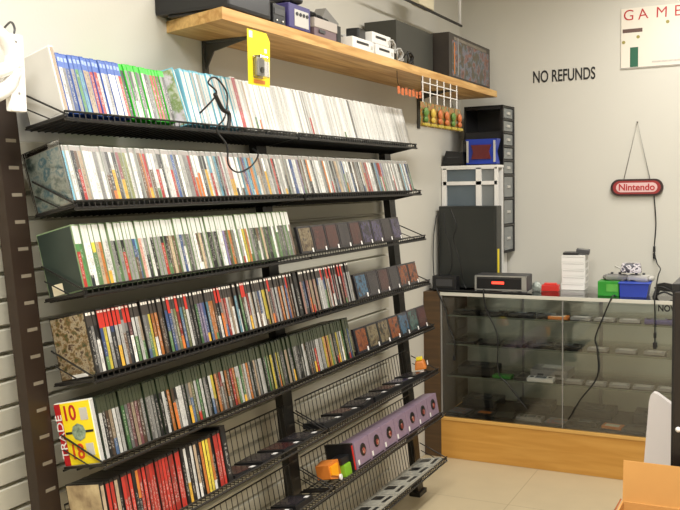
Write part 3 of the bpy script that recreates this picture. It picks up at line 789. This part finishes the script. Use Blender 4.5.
# ------------------------------------------------------------------ display counter
CY, CX0, CX1, CT_Z = 4.805, -1.775, .25, .98
t = thing('display_counter', 'glass display counter with maple base across the back of the shop', 'counter')
MB().box(((CX0+CX1)/2, CY+.27, .1225), (CX1-CX0, .54, .245), bev=.003).build('base', M['counterwood'], t)
MB().box(((CX0+CX1)/2, CY-.002, .236), (CX1-CX0, .012, .018), bev=.002).build('base_trim', mat('pale_edge_wood', hexc(214,168,92), .4), t)
MB().box(((CX0+CX1)/2, CY+.27, CT_Z-.004), (CX1-CX0, .54, .008)).build('top_glass', M['glass'], t)
MB().box(((CX0+CX1)/2, CY+.004, CT_Z-.0095), (CX1-CX0, .014, .019), bev=.002).build('front_edge_strip', mat('white_edge_strip', hexc(205,203,192), .4), t)
for a, b in ((CX0+.012, -1.068), (-1.062, -.35), (-.344, CX1-.01)):
    MB().box(((a+b)/2, CY+.004, (.246+CT_Z-.03)/2), (b-a, .005, CT_Z-.03-.248)).build('front_glass', M['glass'], t)
for x in (CX0+.007, -1.065, -.347): MB().box((x, CY+.004, .607), (.005 if x > CX0+.01 else .010, .007, .72)).build('glass_joint', M['grey'], t)
MB().box(((CX0+CX1)/2, CY+.520, .61), (CX1-CX0, .012, .73)).build('rear_sliding_door', M['mirror'], t)
for q_, w_ in ((-.95, .02), (-1.42, .012)): MB().box((q_, CY+.510, .61), (w_, .01, .72)).build('door_stile', M['grey'], t)
GZ = [.835, .665, .475]
for z in GZ:
    MB().box(((CX0+CX1)/2, CY+.28, z), (CX1-CX0-.03, .42, .007)).build('glass_shelf', M['glass'], t)
    MB().box(((CX0+CX1)/2, CY+.068, z), (CX1-CX0-.03, .004, .009)).build('shelf_edge', mat('green_glass_edge', hexc(96,104,90), .3), t)
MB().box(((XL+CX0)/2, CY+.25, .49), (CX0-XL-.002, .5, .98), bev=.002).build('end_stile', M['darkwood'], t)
MB().box(((CX0+CX1)/2, CY+.26, .2475), (CX1-CX0-.03, .48, .005)).build('deck_liner', mat('dark_liner', hexc(34,30,27), .6, noise=.2), t)
text('window_letters', 'NOW', .046, M['ink'], t, (-.572, CY-.0005, .940), align='LEFT', offset=.0014, scale=(.85, 1, 1))

# things in the counter
proto = {}
def proto_cart(col, lab):
    t = thing('game_cartridge', 'x', 'game cartridge')
    MB().box((0, 0, .008), (.108, .072, .016), bev=.003).build('shell', col, t)
    MB().box((0, -.008, .0166), (.075, .045, .001)).build('label_print', lab, t)
    return t
def proto_hand(col):
    t = thing('handheld_console', 'x', 'handheld console')
    MB().box((0, 0, .011), (.15, .082, .022), bev=.007).build('body', col, t)
    MB().box((0, 0, .0226), (.06, .045, .0014)).build('screen', M['tintblue'], t)
    MB().cyl((-.052, 0, .022), (-.052, 0, .025), .012, seg=10).cyl((.052, 0, .022), (.052, 0, .025), .012, seg=10).build('button', M['ink'], t)
    return t
def proto_cons(col, top):
    t = thing('boxy_console', 'x', 'game console')
    MB().box((0, 0, .026), (.22, .17, .05), bev=.006).build('body', col, t)
    MB().box((0, .01, .0535), (.11, .07, .006), bev=.002).build('lid', top, t)
    for s in (-1, 1): MB().box((s*.05, -.0855, .022), (.034, .003, .014)).build('controller_port', M['ink'], t)
    return t
def proto_disc(cm=None):
    t = thing('small_disc_case', 'x', 'disc case')
    MB().box((0, 0, .006), (.125, .14, .012), bev=.001).build('shell', M['blackp'], t)
    MB().box((0, 0, .0124), (.11, .12, .0008)).build('cover_print', cm or covm['dark'], t)
    return t
protos = {'grey cartridge': (proto_cart(M['grey'], M['lgrey']), 0), 'black cartridge': (proto_cart(M['blackp'], M['orange']), 0),
          'grey handheld console': (proto_hand(M['grey']), 0), 'black handheld console': (proto_hand(M['blackp']), 0), 'indigo handheld console': (proto_hand(M['indigo']), 0),
          'grey console': (proto_cons(M['grey'], M['lgrey']), 0), 'black console': (proto_cons(M['blackp'], M['darkgrey']), 0), 'dark disc case': (proto_disc(), 0),
          'colourful disc case': (proto_disc(art_mat('bright_disc_cover', [hexc(40,60,80), hexc(170,110,60), hexc(70,130,150), hexc(150,60,50), hexc(180,170,150)], 24)), 0),
          'orange cartridge': (proto_cart(M['orange'], M['cream']), 0), 'green cartridge': (proto_cart(M['green'], M['green']), 0), 'white handheld console': (proto_hand(M['white']), 0)}
used = {}; LV = ['upper glass shelf', 'middle glass shelf', 'lower glass shelf', 'counter floor']
def put(kind_, lvl, x, y=.14, rz=0, dz=0):
    pr = protos[kind_][0]
    z = (GZ+[.247])[lvl] + .0045 + dz
    k = (kind_, lvl); used[k] = used.get(k, 0)+1
    lab = f"{kind_} lying on the {LV[lvl]}, {nth(used[k])} of its kind from the left"
    first_ = not pr.get('used')
    o = pr if first_ else dup(pr)
    pr['used'] = 1
    if 'used' in o.keys() and not first_: del o['used']
    o.location = (x, CY+y, z); o.rotation_euler = (0, 0, rz); o['label'] = lab; o['group'] = f"things on the {LV[lvl]} of the counter"
R = random.uniform
x = -1.66
for kx in range(4): put('black handheld console', 0, x, .15, R(-.2, .2)); x += .165
put('orange cartridge', 0, -1.115+.0, .13, 0)
for x in (-.99, -.86, -.73): put('grey cartridge', 0, x, .14, R(-.1, .1))
put('indigo handheld console', 0, -.58, .14, .1)
put('black handheld console', 0, -.40, .14, .1)
for x in (-1.66, -1.52, -1.37): put('dark disc case', 1, x, .16, R(-.1, .1))
for x in (-1.22, -1.07): put('black handheld console', 1, x, .16, R(-.2, .2))
for x in (-.9, -.75, -.6, -.45): put('grey cartridge', 1, x, .15, R(-.1, .1))
put('black console', 2, -1.60, .20, .0); put('green cartridge', 2, -1.435, .12)
put('dark disc case', 2, -1.30, .16); put('grey console', 2, -1.20+.02, .26, .0); put('white handheld console', 2, -1.21, .11, .05)
for x in (-1.03, -.905, -.78, -.655, -.53, -.405): put('grey cartridge', 2, x, .13, R(-.08, .08))
for x in (-1.62, -1.30, -.95, -.62): put('black console', 3, x, .34, R(-.05, .05))
xs = -1.69
seq3 = ['colourful disc case', 'black cartridge', 'dark disc case', 'grey handheld console', 'colourful disc case', 'black handheld console', 'orange cartridge', 'dark disc case', 'grey cartridge', 'colourful disc case', 'black cartridge']
for kx, kk in enumerate(seq3):
    put(kk, 3, xs, .095+R(-.01, .02), R(-.15, .15)); xs += .152 if 'disc' in kk or 'handheld' in kk else .118
for k, pr in list(protos.items()):
    if pr[0].get('used'): del pr[0]['used']

# ------------------------------------------------------------------ on the counter top
ZT = CT_Z+.0005
t = thing('computer_tower', 'black computer tower standing sideways at the wall end of the counter', 'computer', (-1.675, 5.065, ZT))
MB().box((0, 0, .25), (.36, .10, .488), bev=.006).build('case', mat('black_painted_steel', hexc(38,40,38), .4, noise=.12, nscale=4), t)
MB().box((.002, -.0505, .25), (.330, .002, .45), bev=.0008).build('side_panel', mat('black_side_panel', hexc(44,46,43), .35, noise=.15, nscale=3), t)
MB().box((.181, -.025, .16), (.003, .03, .16)).build('yellow_sticker', M['yellow'], t)
for s in (-1, 1): MB().box((s*.12, 0, .005), (.04, .09, .01)).build('foot', M['black'], t)
t = thing('tower_cables', 'black cables drooping over the near side of the computer tower', 'cable')
MB().tube([(-1.80, 4.955, 1.44), (-1.79, 4.945, 1.34), (-1.76, 4.945, 1.25), (-1.75, 4.94, 1.12), (-1.79, 4.945, 1.03)], .004).tube([(-1.76, 4.955, 1.46), (-1.72, 4.945, 1.36), (-1.74, 4.945, 1.28), (-1.70, 4.94, 1.15), (-1.68, 4.945, 1.03), (-1.66, 4.94, .988)], .004).tube([(-1.865, 5.0, 1.42), (-1.868, 4.96, 1.30), (-1.862, 4.93, 1.15), (-1.85, 4.92, 1.0)], .003).build('cord', M['cable'], t)
t = thing('black_power_brick', 'black power box at the foot of the computer tower', 'adapter', (-1.765, 4.885, ZT), (0, 0, .0))
MB().box((0, 0, .045), (.15, .07, .09), bev=.008).build('body', M['blackp'], t)
MB().box((0, -.036, .05), (.1, .002, .04)).build('label_print', M['darkgrey'], t)
# disc player
t = thing('disc_player', 'black and silver disc player with red display on the counter', 'player', (-1.430, 4.937, ZT), (0, 0, .05))
MB().box((0, -.010, .058), (.30, .15, .092), bev=.010).build('body', M['darkgrey'], t)
MB().box((-.01, -.086, .054), (.255, .006, .060), bev=.002).build('front_window', M['blackp'], t)
MB().box((-.015, -.0895, .060), (.07, .002, .014)).build('display', M['led'], t)
fr = MB(); fr.box((0, -.087, .097), (.296, .010, .007)).box((0, -.087, .020), (.296, .010, .007)).box((-.144, -.087, .054), (.010, .010, .085)).box((.134, -.087, .054), (.026, .010, .085))
fr.build('silver_frame', M['silver'], t)
for s in (-1, 1): MB().box((s*.11, -.01, .006), (.03, .10, .014)).build('foot', M['black'], t)
# white drawer unit and black drawer tower
def drawer_unit(name, label, loc, rot, W, D, H, frame_m, front_rows, front_m, side_rows=None):
    t = thing(name, label, 'drawer unit', loc, rot)
    fr = MB()
    th = .012
    fr.box((0, D/2-th/2, H/2), (W, th, H)).box((-W/2+th/2, 0, H/2), (th, D, H)).box((0, 0, th/2), (W, D, th)).box((0, 0, H-th/2), (W+.006, D+.004, th+.004), bev=.003)
    return t, fr, th
t, fr, th = drawer_unit('white_drawer_unit', 'white plastic drawer unit with smoky windows behind the computer tower', (-1.70, 5.19, ZT), (0, 0, 0), .35, .13, .735, M['white'], None, None)
for x in (-.175+.02, .060, .169): fr.box((x, -.06, .367), (.034 if x == .060 else .022, .012, .73))
for z in (.02, .225, .43, .63, .725): fr.box((0, -.06, z), (.35, .012, .022))
fr.build('frame', M['white'], t)
for z0, z1 in ((.03, .215), (.235, .42), (.44, .62), (.64, .715)):
    d = MB().box((-.051, -.050, (z0+z1)/2), (.185, .006, z1-z0)).build('drawer', M['tintblue'], t)
    MB().box((.117, -.050, (z0+z1)/2), (.08, .006, z1-z0)).build('side_drawer', M['tint'], t)
# black tower
t = thing('white_riser_box', 'plain white carton under the black drawer tower', 'box', (-1.66, 5.375, ZT))
MB().box((0, 0, .098), (.19, .20, .195), bev=.003).build('carton_body', M['white'], t)
MB().box((0, -.1005, .17), (.06, .001, .05)).build('tape', M['lgrey'], t)
t = thing('black_drawer_tower', 'tall black drawer tower with clear drawer windows facing the counter side', 'drawer unit', (-1.647, 5.376, ZT+.196), (0, 0, -.05))
W, D, H = .250, .22, .905
f = MB(); th = .012
f.box((0, D/2-th/2, H/2), (W, th, H)).box((0, -D/2+th/2, H/2-.08), (W, th, H-.16)).box((-W/2+th/2, 0, H/2), (th, D, H)).box((0, 0, th/2), (W, D, th)).box((0, 0, H-th/2), (W, D, th), bev=.003)
f.box((0, -D/2+th/2, H-.012), (W, th, .024)).box((W/2-.008, -D/2+.010, H/2), (.016, .02, H)).box((W/2-.006, D/2-.010, H/2), (.012, .02, H)).box((-.0, -D/2+.02, H-.165), (W, .03, .012))
rows = [0, .165, .33, .475, .565, .65, .735, .815, .892]
for z in rows: f.box((W/2-.008, 0, z+.005), (.016, D, .012))
f.build('frame', M['blackp'], t)
for a, b in zip(rows, rows[1:]):
    dr = MB().box((W/2-.010, 0, (a+b)/2+.005), (.010, D-.045, b-a-.020)).build('drawer', M['tint'], t)
    MB().box((W/2-.002, 0, (a+b)/2+.005), (.008, .05, .016), bev=.003).build('drawer_pull', M['lgrey'], dr)
# things on the white unit
ZW = ZT+.744
t = thing('controller_package', 'blue package with dark red controller on the white drawer unit', 'package', (-1.632, 5.19, ZW), (0, 0, 0))
MB().prism([(-.095, 0), (.095, 0), (.080, .075), (.100, .150), (-.098, .150), (-.078, .075)], 'y', -.035, .035).build('blue_shell', M['blue'], t)
MB().prism([(-.060, .030), (.062, .030), (.050, .075), (.064, .115), (-.062, .115), (-.048, .075)], 'y', -.045, -.034).build('red_insert', mat('dark_red_print', hexc(96,36,38), .3, noise=.3, nscale=40), t)
for q_ in (-.085, .083): MB().box((q_, -.037, .075), (.012, .006, .13)).build('silver_edge', M['lgrey'], t)
t = thing('black_case', 'black padded case leaning against the wall on the white drawer unit', 'case', (-1.80, 5.17, ZW), (0, 0, .0))
MB().prism([(-.075, 0), (.065, 0), (.06, .075), (-.045, .085)], 'y', -.045, .045).build('body', M['blackp'], t)
MB().box((0, -.047, .045), (.08, .004, .006)).build('zip', M['darkgrey'], t)
t = thing('black_speaker_box', 'small black box behind the blue package on the drawer unit', 'box', (-1.70, 5.235, ZW+.086))
t.location = (-1.752, 5.225, ZW)
MB().box((0, .0, .075), (.022, .05, .15), bev=.004).build('body', M['blackp'], t)
MB().box((0, -.026, .1), (.014, .002, .05)).build('grille', M['darkgrey'], t)

# red item, white boxes, green and blue boxes
t = thing('red_tape_dispenser', 'low red plastic box on the counter beside the white cartons', 'box', (-1.19, 5.06, ZT), (0, 0, .1))
MB().box((0, 0, .018), (.10, .07, .036), bev=.006).build('body', M['red'], t)
MB().box((0, 0, .041), (.07, .04, .010), bev=.003).build('lid', mat('bright_red', hexc(220,60,50), .3), t)
t = thing('crumpled_wrap', 'crumpled clear wrap beside the disc player', 'wrapping', (-1.262, 5.02, ZT))
cr = MB(); cr.sphere((0, 0, .026), .028, sc=(1.0, .8, .95))
for v in cr.bm.verts: v.co += Vector((R(-.008, .008), R(-.006, .006), R(-.006, .007)))
for v in cr.bm.verts: v.co.z = max(v.co.z, .001)
cr.build('wrap', mat('cloudy_wrap', hexc(176,184,176), .2), t)
for k in range(5):
    t = thing('white_carton', f"white carton, {['lowest','second','middle','fourth','topmost'][k]} of the stack of five on the counter", 'carton', (-1.083+R(-.002, .002), 5.215, ZT+.0405*k), (0, 0, .06+R(-.02, .02)), 'white cartons stacked on the counter')
    MB().box((0, 0, .020), (.132, .16, .0395), bev=.002).build('carton_body', M['white'], t)
    MB().box((.0, -.0805, .030), (.12, .001, .0015)).build('lid_seam', M['grey'], t)
    MB().box((.0665, .0, .02), (.0012, .11, .026)).build('side_print', M['lgrey'], t)
t = thing('black_cartridge_case', 'flat black case on top of the white cartons', 'case', (-1.10, 5.19, ZT+.2030), (0, 0, .1))
MB().box((0, 0, .007), (.085, .10, .014), bev=.003).build('body', M['blackp'], t)
MB().box((0, 0, .0145), (.05, .06, .001)).build('label_print', M['darkgrey'], t)
t = thing('grey_cartridge_case', 'dark grey ridged cartridge beside the flat black case atop the cartons', 'cartridge', (-1.04, 5.22, ZT+.2030), (0, .12, .15))
MB().box((0, 0, .017), (.075, .10, .026), bev=.004).build('body', M['darkgrey'], t)
MB().box((0, -.01, .0305), (.055, .06, .001)).build('label_print', M['grey'], t)

t = thing('green_box', 'bright green plastic box next to the blue one on the counter', 'box', (-.845, 4.985, ZT), (0, 0, .03))
MB().box((0, 0, .040), (.112, .13, .08), bev=.003).build('body', M['green'], t)
MB().box((.02, -.066, .045), (.06, .002, .04)).build('front_print', mat('pale_green_print', hexc(90,170,70), .4, noise=.3, nscale=40), t)
t = thing('blue_tray', 'shiny royal blue plastic tray under the pile of controllers', 'tray', (-.712, 4.99, ZT), (0, 0, .03))
MB().prism([(-.070, 0), (.066, 0), (.080, .072), (-.074, .072)], 'y', -.075, .075).build('body', M['blue'], t)
MB().box((.003, 0, .0745), (.166, .164, .006), bev=.002).build('rim', mat('bright_blue', hexc(50,80,190), .3), t)
ZP = ZT+.079
t = thing('grey_controller', 'grey game controller at the left of the pile on the blue tray', 'game controller', (-.815, 5.0, ZP+.003), (0, 0, PI/2+.2)); controller(t, M['grey'], M['darkgrey'], .95)
t = thing('mauve_controller', 'pale grey game controller at the right of the pile on the blue tray', 'game controller', (-.692, 5.0, ZP+.003), (0, 0, PI/2-.25)); controller(t, M['lgrey'], M['darkgrey'], .95)
t = thing('checkered_cloth_pouch', 'black and white patterned pouch topping the controller pile', 'pouch', (-.735, 5.0, ZP+.046), (0, 0, .12))
MB().box((0, 0, .026), (.115, .09, .052), bev=.014, taper=(.85, .8)).build('pouch', art_mat('black_white_print', [hexc(30,28,44), hexc(34,32,50), hexc(205,200,205), hexc(40,36,60), hexc(190,188,190)], 38, sharp=True), t)
MB().tube([(-.05, -.03, .02), (-.075, -.04, .035), (-.08, 0, .03), (-.05, .02, .02)], .004).build('strap', M['lgrey'], t)
t = thing('black_light_gun', 'tangled black gun-shaped accessory near the right end of the counter', 'game controller', (-.560, 4.97, ZT), (0, 0, .1))
MB().prism([(-.06, .0), (-.035, .0), (-.02, .035), (.03, .03), (.07, .045), (.075, .065), (.0, .078), (-.035, .07)], 'y', -.014, .014).build('body', M['blackp'], t)
MB().tube([(-.04, -.02, .008), (.0, -.03, .03), (.05, -.03, .012), (.09, -.02, .03), (.10, .02, .01)], .005).tube([(-.05, -.02, .05), (.0, -.03, .055), (.06, -.03, .02), (.08, -.03, .008)], .004).build('cord', M['cable'], t)
t = thing('white_cup', 'white round tub at the far right end of the counter', 'tub', (-.430, 5.04, ZT))
MB().cyl((0, 0, 0), (0, 0, .055), .026, seg=20, r2=.032).build('tub_body', M['white'], t)
MB().cyl((0, 0, .055), (0, 0, .062), .034, seg=20).build('lid', M['lgrey'], t)

# cables hanging down the counter front
def cable(label, pts, plug=None, r=.004, parent_name='hanging_cable'):
    t = thing(parent_name, label, 'cable')
    MB().tube(pts, r).build('cord', M['cable'], t)
    if plug: MB().box(plug, (.016, .012, .030), bev=.003).build('plug', M['blackp'], t)
    return t
YH = CY-.010
cable('short black cable with plug hanging at the wall end of the counter', [(-1.80, 4.82, ZT+.018), (-1.79, YH, .995), (-1.735, YH, .87), (-1.722, YH, .79), (-1.685, YH, .70), (-1.687, YH, .615)], (-1.687, YH, .600))
cable('long black cable hanging down the counter glass below the disc player', [(-1.51, 4.815, ZT+.018), (-1.51, YH, .995), (-1.493, YH, .89), (-1.43, YH, .75), (-1.425, YH, .54), (-1.367, YH, .469), (-1.259, YH, .336)])
cable('black cable running down the counter glass from the green box', [(-.80, 4.89, ZT+.005), (-.801, YH, .992), (-.842, YH, .894), (-.888, YH, .767), (-.877, YH, .702), (-.877, YH, .555), (-.967, YH, .42), (-1.031, YH, .303)])
cable('tangle of black cables lying along the wall end of the counter top', [(-1.865, 4.88, ZT+.007), (-1.78, 4.828, ZT+.008), (-1.62, 4.832, ZT+.007), (-1.50, 4.826, ZT+.008), (-1.40, 4.832, ZT+.007), (-1.27, 4.84, ZT+.007)], r=.006, parent_name='counter_top_cable')

# ------------------------------------------------------------------ back wall : lettering, poster, neon-style sign
YW = YB-.001
t = thing('no_refunds_lettering', 'black vinyl lettering reading NO REFUNDS on the back wall', 'lettering', (-1.215, YW, 2.257), (0, -.0, 0))
text('letters', 'NO REFUNDS', .102, M['ink'], t, (0, -.001, 0), offset=.0016, scale=(.61, 1, 1))
t = thing('poster', 'cream poster with hand-painted red letters high on the back wall', 'poster', (-.66, YW-.004, 2.445))
MB().box((0, 0, 0), (.43, .006, .352)).build('sheet', M['paper'], t)
for k, (ch, x, rz) in enumerate((('G', -.172, .05), ('A', -.092, -.08), ('M', .012, .03), ('E', .100, 0), ('S', .175, .05))):
    text('painted_letter', ch, .088, M['redink'], t, (x, -.0035, .133), (PI/2, rz, 0), offset=-.0004)
MB().box((-.150, -.0036, .045), (.112, .001, .022)).build('brown_bar', mat('brown_print', hexc(96,72,64), .5), t)
MB().box((-.140, -.0036, -.110), (.046, .001, .115)).build('green_block', mat('dark_green_print', hexc(28,92,66), .5), t)
for (x, z) in ((-.200, -.020), (-.118, .006), (.045, .078), (.150, -.03)):
    MB().cyl((x, -.003, z), (x, -.0042, z), .010, seg=12).build('dot', mat('olive_print', hexc(150,140,70), .5), t)
MB().box((0, -.0036, -.172), (.43, .001, .004)).build('ground_line', M['grey'], t)
MB().box((.06, -.0036, -.145), (.20, .001, .010)).build('faint_caption', mat('faint_print', hexc(196,188,180), .6, noise=.3, nscale=80), t)
# hanging logo sign
t = thing('hanging_logo_sign', 'pill-shaped red and white logo sign hanging by a cord', 'sign', (-.778, YW-.014, 1.567))
def pill(w, h, a, b, seg=14):
    r = h/2; pts = []
    for k in range(seg+1): th = -PI/2+PI*k/seg; pts.append((w/2-r+r*math.cos(th), r*math.sin(th)))
    for k in range(seg+1): th = PI/2+PI*k/seg; pts.append((-w/2+r+r*math.cos(th), r*math.sin(th)))
    return MB().prism(pts, 'y', a, b)
pill(.300, .100, -.008, .012).build('dark_rim', mat('dark_rim', hexc(48,26,26), .35), t)
pill(.272, .078, -.011, -.008).build('red_band', mat('sign_red', hexc(150,44,46), .3), t)
pill(.235, .056, -.013, -.011).build('pale_panel', mat('sign_pale', hexc(222,186,184), .3), t)
text('logo_letters', 'Nintendo', .055, M['redink'], t, (0, -.0138, .0), offset=.0012, scale=(.98, 1, 1))
MB().tube([(-.075, .0, .045), (0, .002, .386), (.075, .0, .045)], .0022, smooth=False).build('hanging_cord', M['grey'], t)
MB().cyl((0, -.006, .386), (0, .014, .386), .004).build('nail', M['steel'], t)
t = thing('sign_power_cord', 'black cord with inline switch falling from the logo sign over the counter', 'cord')
xs = -.672
MB().tube([(-.680, YW-.012, 1.515), (-.668, YW-.012, 1.35), (-.676, YW-.012, 1.20), (-.655, YW-.05, 1.12), (-.607, 5.2, 1.11), (-.590, 4.95, 1.09), (-.585, YH-.008, 1.0), (-.584, YH-.004, .90), (-.583, YH-.004, .75)], .0036).build('cord', M['cable'], t)
for p_ in ((-.676, YW-.012, 1.20), (-.676, YW-.014, 1.16)): MB().box(p_, (.014, .014, .035), bev=.004).build('switch', M['blackp'], t)
MB().box((-.583, YH-.004, .80), (.014, .012, .03), bev=.004).build('inline_box', M['blackp'], t)
MB().box((-.583, YH-.004, .745), (.020, .014, .034), bev=.004).build('plug', M['blackp'], t)

# ------------------------------------------------------------------ right side of the shop floor
t = thing('black_cabinet', 'tall black cabinet with a small white knob at the right', 'cabinet', (-.344, 3.3, 0))
MB().box((.26, .20, .620), (.52, .40, 1.236), bev=.004).build('body', M['blackp'], t)
d_ = MB().box((.26, -.008, .62), (.50, .014, 1.18), bev=.003).build('door', mat('black_door', hexc(30,24,22), .35, noise=.1), t)
MB().sphere((.027, -.022, .718), .010).build('knob', M['white'], d_)
t = thing('display_slab', 'white plastic slab with rounded slanting top beside the black cabinet', 'slab', (-.46, 3.95, 0))
MB().prism([(-.088, .0), (-.060, .36), (-.040, .655), (-.034, .680), (-.022, .692), (-.008, .690), (.065, .640), (.15, .60), (.15, 0)], 'y', -.02, .02).build('slab', mat('glossy_white_plastic', hexc(222,216,214), .3), t)
MB().box((.02, 0, .012), (.26, .12, .024), bev=.004).build('foot', M['white'], t)
t = thing('cardboard_box', 'open cardboard box with raised flap on the floor by the cabinet', 'box', (-.25, 2.98, 0))
w, d, h, th = .49, .42, .462, .006
b = MB()
b.box((0, d/2-th/2, h/2), (w, th, h)).box((0, -d/2+th/2, h/2), (w, th, h)).box((-w/2+th/2, 0, h/2), (th, d-2*th, h)).box((w/2-th/2, 0, h/2), (th, d-2*th, h)).box((0, 0, th/2), (w-2*th, d-2*th, th))
b.build('box_walls', M['card'], t)
MB().box((0, d/2+.012, h+.070), (w-.004, .005, .146), rot=Matrix.Rotation(-.12, 4, 'X')).build('flap', M['card'], t)
MB().box((-w/2-.030, 0, h-.05), (.005, d-.01, .13), rot=Matrix.Rotation(.45, 4, 'Y')).build('flap', M['cardin'], t)
MB().box((0, 0, .30), (w-.04, d-.04, .02), bev=.002).build('packing_sheet', M['cardin'], t)

# ------------------------------------------------------------------ light
def area(name, loc, size, power, col=(1, .97, .915), rot=(0, 0, 0)):
    l = bpy.data.lights.new(name, 'AREA'); l.shape = 'RECTANGLE'; l.size, l.size_y = size; l.energy = power; l.color = col
    o = bpy.data.objects.new(name, l); COL.objects.link(o); o.location = loc; o.rotation_euler = rot
    return o
for k, (x, y, pw) in enumerate([(-.75, .5, 84), (-.35, 2.6, 50), (-.35, 4.4, 34), (1.2, 1.5, 34)]):
    t = thing('ceiling_light', f"long fluorescent ceiling fitting, {nth(k+1)} of four in the ceiling", 'ceiling light', (x, y, ZC-.001), (0, 0, 0), 'fluorescent fittings')
    MB().box((0, 0, -.03), (.30, 1.24, .06), bev=.004).build('housing', M['white'], t)
    area('tube_lamp', (x, y, ZC-.068), (.26, 1.18), pw)
w = bpy.data.worlds.new('world'); bpy.context.scene.world = w; w.use_nodes = True
w.node_tree.nodes['Background'].inputs[0].default_value = (.9, .92, 1, 1); w.node_tree.nodes['Background'].inputs[1].default_value = .35
sc = bpy.context.scene
sc.view_settings.view_transform = 'Standard'
sc.view_settings.exposure = 0
sc.cycles.use_denoising = True
sc.cycles.max_bounces = 8
sc.cycles.transparent_max_bounces = 16
